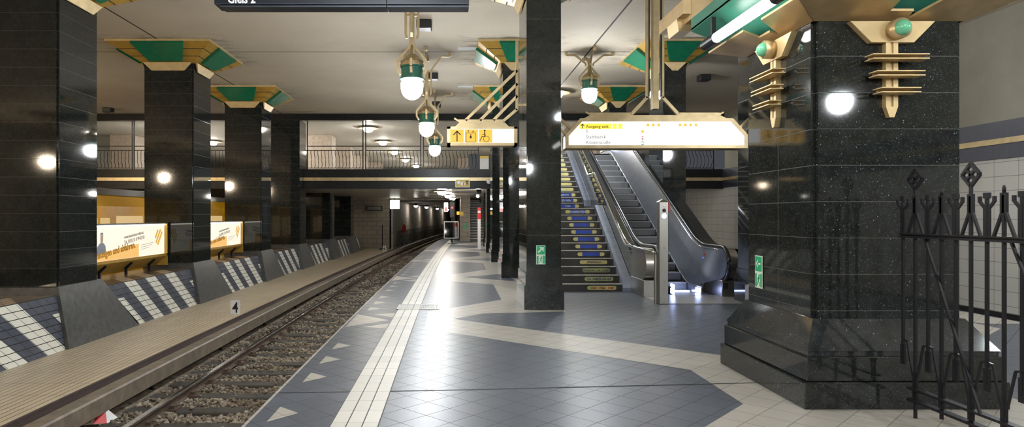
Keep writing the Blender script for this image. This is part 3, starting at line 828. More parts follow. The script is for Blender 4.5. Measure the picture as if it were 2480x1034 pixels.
part('arrow', P.m, LTXT, r)
text('lettering', 'Ausgang exit', .078, (bx(1419), yt-.003, bz(309.5)), (1, 0, 0), (0, 0, 1), simple('brown_lettering', (.30, .18, .02), .6), r, sx=1.0, bold=.001)
for s_, y_ in (('S', 321), ('Stadtbezirk', 335), ('Klosterstraße', 348)):
    text('lettering', s_, .080, (bx(1419), yt-.003, bz(y_)), (1, 0, 0), (0, 0, 1), LTXT, r, sx=.98)
m = MB(); y = 11.9
for sg in (-1, 1):
    def X(d): return 3.65+sg*d
    m.bar((X(1.17), y, 3.43), (X(.42), y, 3.43), .055); m.bar((X(1.17), y, 3.43), (X(1.24), y, 3.47), .03)
    m.bar((X(.42), y, 3.43), (X(.135), y, 3.74), .055); m.bar((X(.135), y, 3.72), (X(.135), y, 5.98), .055)
    for d in (1.0, .55): m.bar((X(d), y, 3.36), (X(d), y, 3.43), .03)
    for k in (0, .14): m.bar((X(1.50+k*.3), y, 3.16-k), (X(1.80), y, 3.44-k*1.3), .045)
m.box(3.60, 3.70, 11.82, 11.98, 3.52, 5.98)
part('hanging_pole', m, BRASS, r, 'brass pole and arms')
part('pole_core', MB().box(3.53, 3.55, 11.86, 11.94, 3.75, 5.97).box(3.75, 3.77, 11.86, 11.94, 3.75, 5.97), BLACKM, r)

# ------------------------------------------------------------ pendant lamps
def pendant(zb, drop, name='pendant_lamp'):
    r = bpy.data.objects.new(name, None); COL.objects.link(r); r.empty_display_size = .1
    r['category'] = 'lamp'
    # local coordinates, z=0 at the bottom of the globe
    n = 24
    m = MB(); m.smooth = True
    m.lathe((0, 0, 0), [(.001, 0), (.06, .008), (.11, .032), (.155, .075), (.185, .13), (.20, .20), (.205, .27), (.205, .30), (.15, .36), (.12, .385)], n)
    m.build('globe', r, E_GLOBE)
    m = MB(); m.smooth = False
    m.lathe((0, 0, 0), [(.20, .36), (.215, .37), (.215, .40), (.195, .41), (.195, .58), (.215, .585), (.215, .61), (.19, .62)], n)
    m.build('green_ring', r, GREENL)
    m = MB(); m.lathe((0, 0, 0), [(.218, .61), (.218, .64), (.20, .65), (.20, .68), (.215, .69), (.11, .80), (.06, .83)], n)
    m.build('brass_cap', r, BRASS)
    m = MB(); 
    for a in range(4):
        c, s = math.cos(a*math.pi/2), math.sin(a*math.pi/2)
        pts = [(.03, .98), (.27, .70), (.27, .56), (.21, .46)]
        for p, q in zip(pts, pts[1:]): m.bar((p[0]*c, p[0]*s, p[1]), (q[0]*c, q[0]*s, q[1]), .045)
    m.bar((0, 0, .80), (0, 0, 1.2 if drop < 1 else drop+.1), .09)
    m.build('cage', r, BRASS)
    top = 6.0-zb
    for a in range(4):
        c, s = math.cos(a*math.pi/2), math.sin(a*math.pi/2); m = MB()
        w = .115
        pts = [(w-.02, 1.12 if drop > 1 else .95), (w, 1.2 if drop > 1 else 1.0), (w, top-.48), (w+.27, top-.1), (w+.50, top-.1)]
        if drop <= 1: pts = [(.10, 1.0), (.10, 1.06), (.38, top-.03-.06), (.62, top-.03-.06)]
        for p, q in zip(pts, pts[1:]): m.bar((p[0]*c, p[0]*s, p[1]), (q[0]*c, q[0]*s, q[1]), .045)
        e = pts[-1]; m.box(*( (e[0]*c-.14*s-.05-.1, e[0]*c-.14*s*-1+.05-.05) if False else (e[0]*c-.04, e[0]*c+.04)), e[0]*s-.04, e[0]*s+.04, e[1], top)
        for z in ([1.55] if drop > 1 else []): m.bar((0, 0, z), (w*c, w*s, z), .04)
        m.build('ceiling_arm', r, BRASS)
    return r
long_l = pendant(3.73, 1.7); short_l = None
PENDS = [(-.745, 12.1, 'nearest and largest of the brass pendant lamps along the platform edge'),
         (-.74, 17.8, 'middle of the three brass pendant lamps along the platform edge'),
         (-.76, 23.6, 'farthest and smallest of the brass pendant lamps along the platform edge'),
         (-.745, 6.3, 'brass pendant lamp over the platform edge, just above the view'),
         (-.745, .6, 'brass pendant lamp over the platform edge, above the viewer'),
         (-.745, -6, 'brass pendant lamp over the platform edge, behind the viewer'),
         (8.2, 8.8, 'brass pendant lamp over the right platform edge, hidden by the big pillar'), (3.7, -10, 'brass pendant lamp over the middle of the platform far behind the viewer'),
         (8.1, 3.3, 'brass pendant lamp over the right platform edge, beyond the right of the view'),
         (8.0, -2.3, 'brass pendant lamp over the right platform edge, behind the viewer'),
         (-17.5, 17.8, 'brass pendant lamp over the far left platform'),
         (-17.5, 6.0, 'brass pendant lamp over the far left platform, outside the view'),
         (-17.5, -6.0, 'brass pendant lamp over the far left platform, behind the viewer')]
for i, (x, y, lb) in enumerate(PENDS):
    o = long_l if i == 0 else copy_tree(long_l)
    if x < -10:
        for ch in o.children:
            if ch.name.startswith('globe'): ch.material_slots[0].link = 'OBJECT'; ch.material_slots[0].material = E_WARM
    o.location = (x+cx(y), y, 3.73); o['label'] = lb; o['group'] = 'brass pendant lamps'
sh = pendant(4.62, .5)
sh.location = (3.68, 17.7, 4.62); sh['label'] = 'short brass pendant lamp close under the ceiling, left of the sign pole'; sh['group'] = 'short brass pendant lamps'
c = copy_tree(sh); c.location = (3.68, .5, 4.62); c['label'] = 'short brass pendant lamp above the viewer'

# ------------------------------------------------------------ saucer lamps
def saucer(x, y, z, label, group, rad=.48, first={}):
    if 'o' not in first:
        r = bpy.data.objects.new('saucer_lamp', None); COL.objects.link(r); r.empty_display_size = .1; r['category'] = 'lamp'
        m = MB(); m.smooth = True
        m.lathe((0, 0, 0), [(.001, -.22), (.10, -.21), (.18, -.17), (.225, -.10), (.235, -.03), (.2, -.028)], 20); m.build('bowl', r, E_SAUC)
        m = MB(); m.lathe((0, 0, 0), [(.20, -.03), (.48, -.045), (.50, -.03), (.48, -.01), (.12, 0), (.10, .03)], 24); m.build('rim', r, BRASS)
        first['o'] = r; o = r
    else: o = copy_tree(first['o'])
    if z < 3 or z > 5.9:
        for ch in o.children:
            if ch.name.startswith('bowl'): ch.material_slots[0].link = 'OBJECT'; ch.material_slots[0].material = E_SAUCL
    o.location = (x, y, z-.03); o.scale = (rad/.5,)*3
    tag(o, label, 'lamp', group); return o
saucer(3.66, 23.3, 6.0, 'round ceiling lamp with gold rim peeping out right of the exit-sign column', 'ceiling saucer lamps of the platform hall', .53)
OL = ['added hall lamp between the first two left pillars', 'added hall lamp deeper between the first two left pillars', 'added hall lamp deepest at the far left of the hall', 'added hall lamp behind the third left pillar', 'added hall lamp deeper behind the third left pillar', 'added hall lamp above the stair head', 'added hall lamp deeper behind the stair head', 'added hall lamp near the right end of the gallery', 'added hall lamp deeper at the right end of the gallery']
HL = [(-4.0, 31.5), (-3.9, 37.3), (-3.75, 43), (-3.45, 49), (-3.0, 55)]
for i, (x, y) in enumerate(HL):
    saucer(x, y, 5.84, ['first and largest', 'second', 'third', 'fourth', 'fifth and smallest'][i]+' round lamp on the upper hall ceiling, counted from the gallery front', 'lamps on the upper hall ceiling', .5)
for i, (x, y) in enumerate([(-13.5, 31.5), (-13.5, 37.3), (-13.5, 45), (-9.2, 33), (-9.2, 43), (4.5, 33), (4.5, 40), (9.5, 33), (9.5, 42)]):  # extra lamps added only to brighten the upper hall
    saucer(x, y, 5.84, OL[i], 'added outer lamps on the upper hall ceiling', .5)
for i, (x, y, rr) in enumerate([(-.48, 30.8, .45), (-.22, 36.4, .42), (.02, 42.0, .4), (3.8, 32, .45), (3.8, 40, .45)]):
    saucer(x, y, 2.8, ['nearest round lamp under the low gallery ceiling, at the platform edge', 'second round lamp under the low gallery ceiling', 'third round lamp under the low gallery ceiling, near the mirror',
                       'round lamp under the gallery behind the stairs, nearer one', 'round lamp under the gallery behind the stairs, farther one'][i], 'lamps under the gallery', rr)
# tunnel lamps
for i, (x, y) in enumerate([(-4.3, 55), (-4.3, 64), (-4.3, 75), (-4.3, 88)]):
    r = thing('tunnel_lamp', ['first', 'second', 'third', 'last'][i]+' small lamp on the tunnel wall beyond the platform, counted from the mouth', 'lamp', (x+cx(y), y, 2.5), 'small lamps on the tunnel wall')
    X = x+cx(y)
    m = MB(); m.smooth = True; m.lathe((X, y, 2.42), [(.001, -.1), (.12, -.06), (.16, .02), (.16, .06)], 12); part('bowl', m, E_TUN, r)
    m = MB(); m.lathe((X, y, 2.46), [(.3, 0), (.22, .06), (.05, .1), (.03, .3)], 12); m.bar((X, y, 2.6), (X-.7, y, 2.6), .04); part('shade', m, BLACKM, r)

# ------------------------------------------------------------ dark platform display, top left
r = thing('platform_display', 'dark hanging display board cut by the top edge, reading Gleis 2', 'display', (-.83, 5.1, 3.15))
m = MB().box(-1.80, -.50, 5.0, 5.17, 3.203, 3.75); m.box(-.493, .128, 5.0, 5.17, 3.203, 3.75)
part('housing', m, DISP, r)
m = MB().box(-1.76, -.50, 5.02, 5.15, 3.188, 3.202); m.box(-.493, .125, 5.02, 5.15, 3.188, 3.202); m.box(-1.80, .128, 4.996, 5.0, 3.203, 3.206)
part('lower_lip', m, DISPL, r)
text('lettering', 'Gleis 2', .105, (-1.70, 4.996, 3.210), (1, 0, 0), (0, 0, 1), E_TXT, r, bold=.001, sx=.72)
m = MB().bar((-1.4, 5.12, 3.7), (-1.4, 5.12, 6), .06); m.bar((-.2, 5.12, 3.7), (-.2, 5.12, 6), .06)
part('hanger', m, BRASS, r)

# ceiling loudspeaker boxes
for (x, y, lb) in ((-.63, 14.9, 'black ceiling box beside the nearest pendant lamp'), (-.6, 20.4, 'black ceiling box behind the second pendant lamp'), (7.85, 20.6, 'black ceiling box right of the sign pole'), (-14.0, 26.9, 'black ceiling box far left above the gallery'), (-.6, 25.5, 'tiny black ceiling box near the farthest pendant')):
    o = MB().bbox(x-.17, x+.17, y-.17, y+.17, 5.80, 6.0, .02).build('ceiling_speaker', None, BLACKP); tag(o, lb, 'speaker', 'black boxes on the ceiling')
for (x, y, lb) in ((.4, 17.3, 'small clear ceiling plate near the middle pendant'), (.45, 22.5, 'small pale ceiling plate near the farthest pendant')):
    o = MB().box(x-.25, x+.25, y-.12, y+.12, 5.97, 6.0).build('ceiling_plate', None, WHITE); tag(o, lb, 'ceiling plate')

# ------------------------------------------------------------ lit poster boxes
def poster_box(Ya, Yb, xs, label, full=True):
    r = thing('poster_box', label, 'poster', (xs-.12, (Ya+Yb)/2, .25), 'lit poster boxes between the pillars')
    X = xs
    m = MB().mat(GREYM); m.box(X-.30, X+.02, Ya, Yb, 1.405, 1.43)
    part('top_cover', m, GREYM, r)
    m = MB().prism([(X, .63), (X+.015, .585), (X-.28, .34), (X-.30, .34), (X-.30, .63)], 'y', Ya, Yb)
    m2 = MB(); m2.v, m2.f = [], []
    part('housing', MB().prism([(X-.30, .34), (X-.28, .34), (X+.015, .585), (X+.015, .645), (X-.02, .645), (X-.02, .60)], 'y', Ya, Yb), OCHRE, r)
    part('frame', MB().box(X-.3, X+.015, Yb-.04, Yb, .34, 1.41).box(X-.3, X+.015, Ya, Ya+.04, .34, 1.41), OCHRE, r)
    part('back', MB().box(X-.30, X-.06, Ya+.04, Yb-.04, .6, 1.405), E_AD, r, 'glowing cream poster')
    def Z(t): return .645+(1.405-.645)*t
    L = Yb-Ya
    xs_ = X-.056
    def quad(s0, s1, t00, t01, t10, t11, dx=0): # s from Ya end
        return [(xs_+dx, Ya+s0*L, Z(t00)), (xs_+dx, Ya+s1*L, Z(t10)), (xs_+dx, Ya+s1*L, Z(t11)), (xs_+dx, Ya+s0*L, Z(t01))]
    m = MB(); m.poly(quad(.05, .665, 0, .12, 0, .40)); part('yellow_panel', m, E_ADY, r)
    part('poster_lamp', MB().box(X-.055, X-.035, Ya+.05, Yb-.05, 1.372, 1.396), E_ADLAMP, r, 'bright strip light along the top')
    th = math.atan2(.24*.76, .62*L)*1.0
    d = (0, math.cos(.10), math.sin(.10)); u = (0, -math.sin(.10), math.cos(.10))
    om = simple('poster_orange_letters', (.62, .30, .01), .6) if 'poster_orange_letters' not in MATS else MATS['poster_orange_letters']
    gm = simple('poster_grey_letters', (.42, .36, .29), .6) if 'poster_grey_letters' not in MATS else MATS['poster_grey_letters']
    text('slogan', 'Einsteigen und abfahren.', .215, (xs_+.004, Ya+.195*L, Z(.05)), d, u, om, r, sx=.82*L/4, bold=.006)
    text('small_print', 'www.baumeisteronline.at', .10, (xs_+.004, Ya+.50*L, Z(.58)), d, u, gm, r, sx=.85*L/4, bold=.001)
    text('small_print', 'Tel. (030) 33 8 99-02 02', .115, (xs_+.004, Ya+.50*L, Z(.42)), d, u, gm, r, sx=.82*L/4, bold=.001)
    m = MB()
    for k in range(3):
        w = .16-.03*k
        m.poly([(xs_+.004, Ya+.69*L, Z(.34-.07*k)), (xs_+.004, Ya+(.69+w)*L, Z(.40-.07*k)), (xs_+.004, Ya+(.69+w)*L, Z(.412-.07*k)), (xs_+.004, Ya+.69*L, Z(.352-.07*k))])
    part('small_print', m, gm, r)
    m = MB(); cy, cz = Ya+.905*L, Z(.62)
    for k in (-1, 0, 1):
        yy = cy+k*.09; zz = cz-k*.055
        ln = .10 if k == -1 else .16
        m.poly([(xs_+.004, yy-ln*.8-.03, zz-ln), (xs_+.004, yy-ln*.8+.03, zz-ln-.04), (xs_+.004, yy+ln*.8+.03, zz+ln-.04), (xs_+.004, yy+ln*.8-.03, zz+ln)])
    part('stripe_emblem', m, MATS.get('poster_emblem') or emit('poster_emblem', (.9, .5, .06), .55), r)
    # figure of a worker in cap and overalls, printed on the poster
    bl = simple('poster_overalls', (.30, .34, .42), .6) if 'poster_overalls' not in MATS else MATS['poster_overalls']
    sk = simple('poster_skin', (.62, .42, .34), .6) if 'poster_skin' not in MATS else MATS['poster_skin']
    fy = Ya+.275*L
    def F(pts): return [(xs_+.003, fy+a*.9, Z(b)) for a, b in pts]
    m = MB(); m.poly(F([(-.22, .16), (.20, .22), (.17, .42), (.09, .50), (-.08, .50), (-.20, .40)])); m.poly(F([(-.07, .735), (.08, .735), (.06, .79), (-.05, .79)]))
    part('printed_overalls', m, bl, r)
    m = MB(); m.poly(F([(-.05, .50), (.05, .50), (.065, .60), (.07, .73), (-.06, .73), (-.06, .60)])); part('printed_face', m, sk, r)
    for k in range(3):
        yy = Ya+L*(.3+.27*k)
        m = MB(); m.bar((X-.02, yy, .54), (X-.16, yy-.0, .40), .05); m.bar((X-.16, yy, .42), (X-.16, yy, .25), .05)
        part('bracket', m, BLACKM, r)
poster_box(12.75, 17.0, -7.33, 'large glowing poster box reading Einsteigen und abfahren, left')
poster_box(18.5, 22.85, -7.24, 'smaller glowing poster box between second and third left pillars')

# ------------------------------------------------------------ track
yr = frange(2, 46, 2)+frange(48, 120, 4)
def rail(X, label):
    t = -.80
    pr = [(X-.034, t), (X+.034, t), (X+.034, t-.035), (X+.010, t-.05), (X+.010, t-.11), (X+.06, t-.13), (X+.06, t-.14), (X-.06, t-.14), (X-.06, t-.13), (X-.010, t-.11), (X-.010, t-.05), (X-.034, t-.035)]
    m = MB().mat(RUST).sweepy(pr, yr)
    m.mat(RAILT).sweepy([(X-.028, t+.001), (X+.028, t+.001), (X+.035, t-.008), (X+.035, t-.025), (X-.035, t-.025), (X-.035, t-.008)], yr)
    o = m.build('rail'); tag(o, label, 'rail', 'running rails')
rail(-3.73, 'shiny running rail in the middle of the gravel'); rail(-2.29, 'running rail tucked under the platform edge')
r = thing('conductor_rail', 'long brown covered conductor rail beside the tan walkway', 'conductor rail', (-4.39, 10, -.83))
part('cover', MB().sweepy([(-4.51, -.61), (-4.30, -.60), (-4.28, -.62), (-4.28, -.82), (-4.31, -.82), (-4.31, -.64), (-4.51, -.64)], yr), COVER, r)
part('conductor', MB().sweepy([(-4.44, -.70), (-4.37, -.70), (-4.37, -.80), (-4.44, -.80)], yr), RUST, r)
for k in range(14):
    y = 6.95+2.9*k; X = cx(y); m = MB()
    pts = [(-4.50, -.66), (-4.50, -.95), (-4.42, -1.03), (-4.15, -1.03), (-3.85, -.99)]
    for p, q in zip(pts, pts[1:]): m.bar((p[0]+X, y, p[1]), (q[0]+X, y, q[1]), .05)
    part('bracket', m, BLACKM, r)
o = MB().mat(BROWN).sweepy([(-4.845, -.70), (-4.62, -.72), (-4.62, -.80), (-4.55, -.80), (-4.55, -1.15), (-4.85, -1.15)], yr)
o.mat(BROWN).sweepy([(-4.85, -.66), (-4.81, -.66), (-4.81, -.72), (-4.85, -.72)], yr)
o = o.build('cable_trough'); tag(o, 'brown cable trough along the edge of the tan walkway', 'cable trough')
# sleepers
ORD = ['first', 'second', 'third', 'fourth', 'fifth', 'sixth', 'seventh', 'eighth', 'ninth', 'tenth', 'eleventh', 'twelfth', 'thirteenth', 'fourteenth', 'fifteenth']
first = None
m = MB().bbox(-1.25, 1.25, -.13, .13, -.12, 0, .015)
sl = m.build('sleeper', None, SLEEP)
pl = MB(); pl.box(-.16, .16, -.10, .10, 0, .022); pl.box(-.11, -.05, -.05, .05, .02, .06); pl.box(.05, .11, -.05, .05, .02, .06)
for dx in (-.72, .72):
    p = pl.build('tie_plate', sl, RUST); p.location = (dx, 0, 0)
k = 0; y = 10.0-.68*7
while y < 45:
    o = sl if k == 0 else copy_tree(sl)
    o.location = (-3.01+cx(y), y, -.932); tag(o, (ORD[k-1]+' sleeper counted from the bottom edge, lying in the gravel' if 0 < k < 16 else 'dark sleeper far along or just under the bottom edge of the gravel bed'), 'sleeper', 'sleepers of the near track')
    y += .68; k += 1
# ballast, one uncountable bed
def ballast():
    import numpy as np
    rng = np.random.default_rng(3)
    g_ = (1+5**.5)/2
    cube = np.array([(-1,g_,0),(1,g_,0),(-1,-g_,0),(1,-g_,0),(0,-1,g_),(0,1,g_),(0,-1,-g_),(0,1,-g_),(g_,0,-1),(g_,0,1),(-g_,0,-1),(-g_,0,1)], float)*.5
    fq = [(0,11,5),(0,5,1),(0,1,7),(0,7,10),(0,10,11),(1,5,9),(5,11,4),(11,10,2),(10,7,6),(7,1,8),(3,9,4),(3,4,2),(3,2,6),(3,6,8),(3,8,9),(4,9,5),(2,4,11),(6,2,10),(8,6,7),(9,8,1)]
    V = []; F = []; n = 0
    def stones(num, y0, y1, smin, smax):
        nonlocal n
        ys_ = rng.uniform(y0, y1, num); xs_ = rng.uniform(-4.22, -1.70, num)
        for x, y in zip(xs_, ys_):
            dsl = abs(((y-10.0+34) % .68+.34) % .68-.34)
            on = dsl < .12 and abs(x+3.01) < 1.25
            if on and rng.random() > .04: continue
            if abs(x+3.73) < .07: continue
            s = rng.uniform(smin, smax)*np.array([1, rng.uniform(.6, 1), rng.uniform(.5, .9)])
            q = cube*s*(1+rng.uniform(-.38, .38, (12, 3)))
            a = rng.uniform(0, 6.28, 3); ca, sa = np.cos(a), np.sin(a)
            Rz = np.array([[ca[0],-sa[0],0],[sa[0],ca[0],0],[0,0,1]]); Rx = np.array([[1,0,0],[0,ca[1],-sa[1]],[0,sa[1],ca[1]]])
            q = q@(Rz@Rx).T
            z = -.975+.035*math.sin(x*5+y*1.3)*math.sin(y*2.1)+rng.uniform(-.02, .03)+(.02 if dsl > .2 else 0)
            if on: z = -.91
            if x < -3.95: z += .02
            q += (x+cx(y), y, z); V.append(q); F.extend([tuple(i+n for i in f) for f in fq]); n += 12
    stones(13000, 5.6, 14, .018, .036); stones(8500, 14, 24, .024, .042); stones(5000, 24, 42, .03, .055)
    for yy in frange(2, 118, 4)[:-1]:
        V.append(np.array([(-4.55+cx(yy), yy, -.985), (-1.65+cx(yy), yy, -.985), (-1.65+cx(yy+4), yy+4, -.985), (-4.55+cx(yy+4), yy+4, -.985)])); F.append((n, n+1, n+2, n+3)); n += 4
    V = np.concatenate(V)
    me = bpy.data.meshes.new('ballast'); me.from_pydata(V.tolist(), [], F); me.materials.append(GRAV); me.update()
    o = bpy.data.objects.new('ballast', me); COL.objects.link(o)
    tag(o, 'grey brown gravel bed between the rails', 'gravel', None, 'stuff')
ballast()
# distance markers
for X, y, s, t, lb in ((-5.07, 15.35, 1, '4', 'white marker plate with black 4 on the walkway edge'), (-5.15, 43.2, 1.0, '6', 'small white marker plate with black 6 far down the walkway')):
    X += cx(y)
    r = thing('marker_plate', lb, 'sign', (X, y, ZW))
    part('plate', MB().box(X-.11, X+.11, y, y+.012, ZW+.0, ZW+.32), WHITE, r)
    text('number', t, .34, (X, y-.003, ZW+.04), (1, 0, 0), (0, 0, 1), BLK, r, 'CENTER', sx=.8, bold=.006)
# litter
m = MB()
base = [(-4.50, 8.05), (-4.28, 8.1), (-4.22, 8.3), (-4.40, 8.4)]
r = thing('crisp_packet', 'crumpled white, gold and red wrapper on the gravel at the bottom left', 'litter', (-4.36, 8.2, -.95))
m.add([(-4.50, 8.05, -.95), (-4.36, 8.02, -.93), (-4.24, 8.12, -.95), (-4.2, 8.3, -.93), (-4.36, 8.4, -.95), (-4.48, 8.28, -.92), (-4.40, 8.15, -.80), (-4.30, 8.2, -.78), (-4.36, 8.28, -.82)],
      [(0, 1, 6), (1, 7, 6), (1, 2, 7), (2, 3, 7), (3, 8, 7), (3, 4, 8), (4, 5, 8), (5, 6, 8), (5, 0, 6), (6, 7, 8), (0, 5, 4, 3, 2, 1)])
part('wrapper', m, WHITE, r)
part('printed_flap', MB().add([(-4.36, 8.015, -.925), (-4.24, 8.115, -.945), (-4.30, 8.19, -.775), (-4.37, 8.10, -.85)], [(0, 1, 2, 3)]), RED, r, 'red printed flap')
part('gold_patch', MB().add([(-4.48, 8.04, -.93), (-4.39, 8.02, -.91), (-4.39, 8.10, -.83), (-4.45, 8.09, -.86)], [(0, 1, 2, 3)]), OCHRE, r, 'gold patch')
for (x, y, lb) in ((-2.05, 18.7, 'nearer flat yellow marker lying beside the platform edge'), (-1.95, 26.5, 'farther flat yellow marker beside the platform edge')):
    o = MB().box(x-.22, x+.22, y-.07, y+.07, -.93, -.90).build('track_marker', None, YEL); tag(o, lb, 'track marker')

# tactile strip, drain
m = MB()
for a in (-.924, -.802, -.680):
    m.mat(TACT).sweepy([(a, .006), (a+.112, .006), (a+.112, -.004), (a, -.004)], frange(3.5, 44, 1.5))
m.mat(BLK).sweepy([(-.930, .0035), (-.560, .0035), (-.560, -.004), (-.930, -.004)], frange(3.5, 44, 1.5))
o = m.build('tactile_strip'); tag(o, 'three ribbed cream guide strips running along the platform', 'tactile paving')
r = thing('drain_grate', 'pale metal drain grate across the guide strips', 'drain grate', (-.58, 11.55, 0))
part('rim', MB().box(-.95, -.22, 11.28, 11.30, .004, .012).box(-.95, -.22, 11.86, 11.88, .004, .012).box(-.95, -.93, 11.28, 11.88, .004, .012).box(-.24, -.22, 11.28, 11.88, .004, .012), STEEL, r)
m = MB()
for k in range(24): m.box(-.93+k*.029, -.93+k*.029+.017, 11.30, 11.86, .0, .011)
part('grate', m, simple('grate_metal', (.42, .41, .38), .6, .2), r)

# ------------------------------------------------------------ train on the far track
r = thing('underground_train', 'yellow underground train on the far track, glimpsed between the left pillars', 'train', (-10.2, 20, -1.0))
ty0, ty1 = 12, 27.5
prof = [(-11.5, -.6), (-8.95, -.6), (-8.88, .1), (-8.88, 1.85), (-9.0, 2.12), (-9.3, 2.3), (-10.2, 2.38), (-11.1, 2.3), (-11.4, 2.12), (-11.52, 1.85), (-11.52, .1)]
part('body', MB().prism(prof, 'y', ty0, ty1), TRY, r)
part('roof', MB().prism([(-9.02, 2.15), (-9.3, 2.33), (-10.2, 2.42), (-11.1, 2.33), (-11.38, 2.15)], 'y', ty0, ty1), GREYM, r, 'grey roof')
part('skirt', MB().box(-11.4, -8.92, ty0+.1, ty1-.1, -1.0, -.6), BLACKM, r)
k = 0; y = ty0+.6
while y < ty1-1.5:
    if k % 3 == 2:
        part('door', MB().box(-8.90, -8.865, y, y+1.25, -.5, 1.72), TRY, r)
        part('window', MB().box(-8.88, -8.86, y+.1, y+.56, .55, 1.55).box(-8.88, -8.86, y+.68, y+1.14, .55, 1.55), E_WIN, r)
        y += 1.5
    else:
        part('window', MB().bbox(-8.90, -8.868, y, y+1.5, .55, 1.60, .012), E_WIN, r); y += 1.68
    k += 1

# ------------------------------------------------------------ gallery railings
def railing(xa, xb, label):
    r = thing('gallery_railing', label, 'railing', ((xa+xb)/2, GY+.1, 3.62), 'black railing panels along the gallery')
    y = GY+.1
    m = MB()
    for X in (xa+.04, xb-.04): part('post', MB().box(X-.022, X+.022, y-.02, y+.02, 3.62, 5.72), BLACKM, r)
    part('handrail', MB().box(xa+.04, xb-.04, y-.02, y+.02, 4.60, 4.635), BLACKM, r)
    part('top_rail', MB().box(xa+.04, xb-.04, y-.02, y+.02, 4.42, 4.45), BLACKM, r)
    part('bottom_rail', MB().box(xa+.04, xb-.04, y-.02, y+.02, 3.66, 3.69), BLACKM, r)
    n = max(3, int((xb-xa)/.155)); bm_ = None
    for i in range(1, n):
        X = xa+.04+(xb-xa-.08)*i/n
        if bm_ is None:
            m = MB(); pts = [(0, 0, 3.67), (0, -.06, 3.78), (0, -.14, 3.95), (0, -.12, 4.1), (0, -.03, 4.3), (0, 0, 4.44)]
            pts = [(p[0]+(.05 if 3.75 < p[2] < 4.2 else 0), p[1], p[2]) for p in pts]
            m.tube(pts, .013, 5); bm_ = m.build('baluster', r, BLACKM); o = bm_
        else: o = bm_.copy(); COL.objects.link(o); o.parent = r
        o.matrix_parent_inverse = Matrix.Translation(r.location).inverted(); o.location = (X, y, 0)
RX = [(-16.3, -13.8, 'black railing panel at the far left of the gallery'), (-13.8, -11.3, 'black railing panel partly behind the second left pillar'), (-11.2, -8.8, 'black railing panel between second and third left pillars'),
      (-8.8, -7.9, 'short black railing piece left of the dark gallery pier'), (-6.3, -3.82, 'black railing panel right of the dark gallery pier'), (-3.78, -1.32, 'middle black railing panel below the upper hall lamps'),
      (-1.28, 1.18, 'black railing panel above the small yellow lit sign'), (9.1, 11.35, 'black railing panel at the right end of the gallery, behind the escalator')]
for a in RX: railing(*a)
# pillars and odds in the upper hall
for X, y, w, lb in ((-6.3, 34.5, 1.26, 'beige pillar in the upper hall, nearest one right of the dark pier'), (-6.2, 40.3, 1.26, 'second beige pillar in the upper hall'), (-6.05, 46.1, 1.26, 'third beige pillar in the upper hall'),
                    (-5.6, 52, 1.26, 'fourth and smallest beige pillar in the upper hall'), (-16.6, 34.5, 1.3, 'beige pillar in the upper hall at the far left'), (1.45, 48, 1.0, 'brown pillar at the right end of the upper hall'),
                    (9.7, 40, 1.0, 'pale hall pillar behind the right railing')):
    o = MB().bbox(X-w, X, y, y+1.26, 3.6, 5.85, .03).build('hall_pillar', None, BEIGE); tag(o, lb, 'pillar', 'beige pillars of the upper hall')
r = thing('hall_counter', 'long low dark counter with orange band in the upper hall', 'counter', (-.6, 60, 3.6))
part('body', MB().box(-5.2, 2.4, 60, 60.6, 3.6, 4.5), BLACKP, r)
part('top', MB().box(-5.3, 2.5, 59.9, 60.7, 4.5, 4.56), BROWN, r)
m = MB()
for k in range(7): m.box(-5+k*1.05, -5+k*1.05+.7, 59.97, 60, 3.8, 4.15)
part('orange_band', m, ORAN, r, 'orange band')
r = thing('notice_board', 'white and yellow notice board at the right end of the upper hall', 'notice board', (1.45, 31, 3.6))
part('board', MB().box(1.30, 1.72, 31, 31.04, 3.7, 4.42), WHITE, r); part('header', MB().box(1.30, 1.72, 30.99, 31, 4.3, 4.42), YEL, r)
part('frame', MB().box(1.26, 1.76, 31.04, 31.09, 3.6, 4.47), BLACKM, r)
o = MB().box(.78, 1.22, 31.4, 31.8, 3.6, 4.55).build('ticket_machine', None, BLACKP); tag(o, 'dark machine beside the notice board in the upper hall', 'ticket machine')
r = thing('exit_sign', 'tiny green exit sign on the first beige hall pillar', 'sign', (-6.9, 34.47, 4.0))
part('board', MB().box(-7.0, -6.84, 34.47, 34.5, 3.72, 4.04), SGREEN, r); part('stripe', MB().box(-6.98, -6.86, 34.465, 34.47, 3.87, 3.89), PAPER, r)

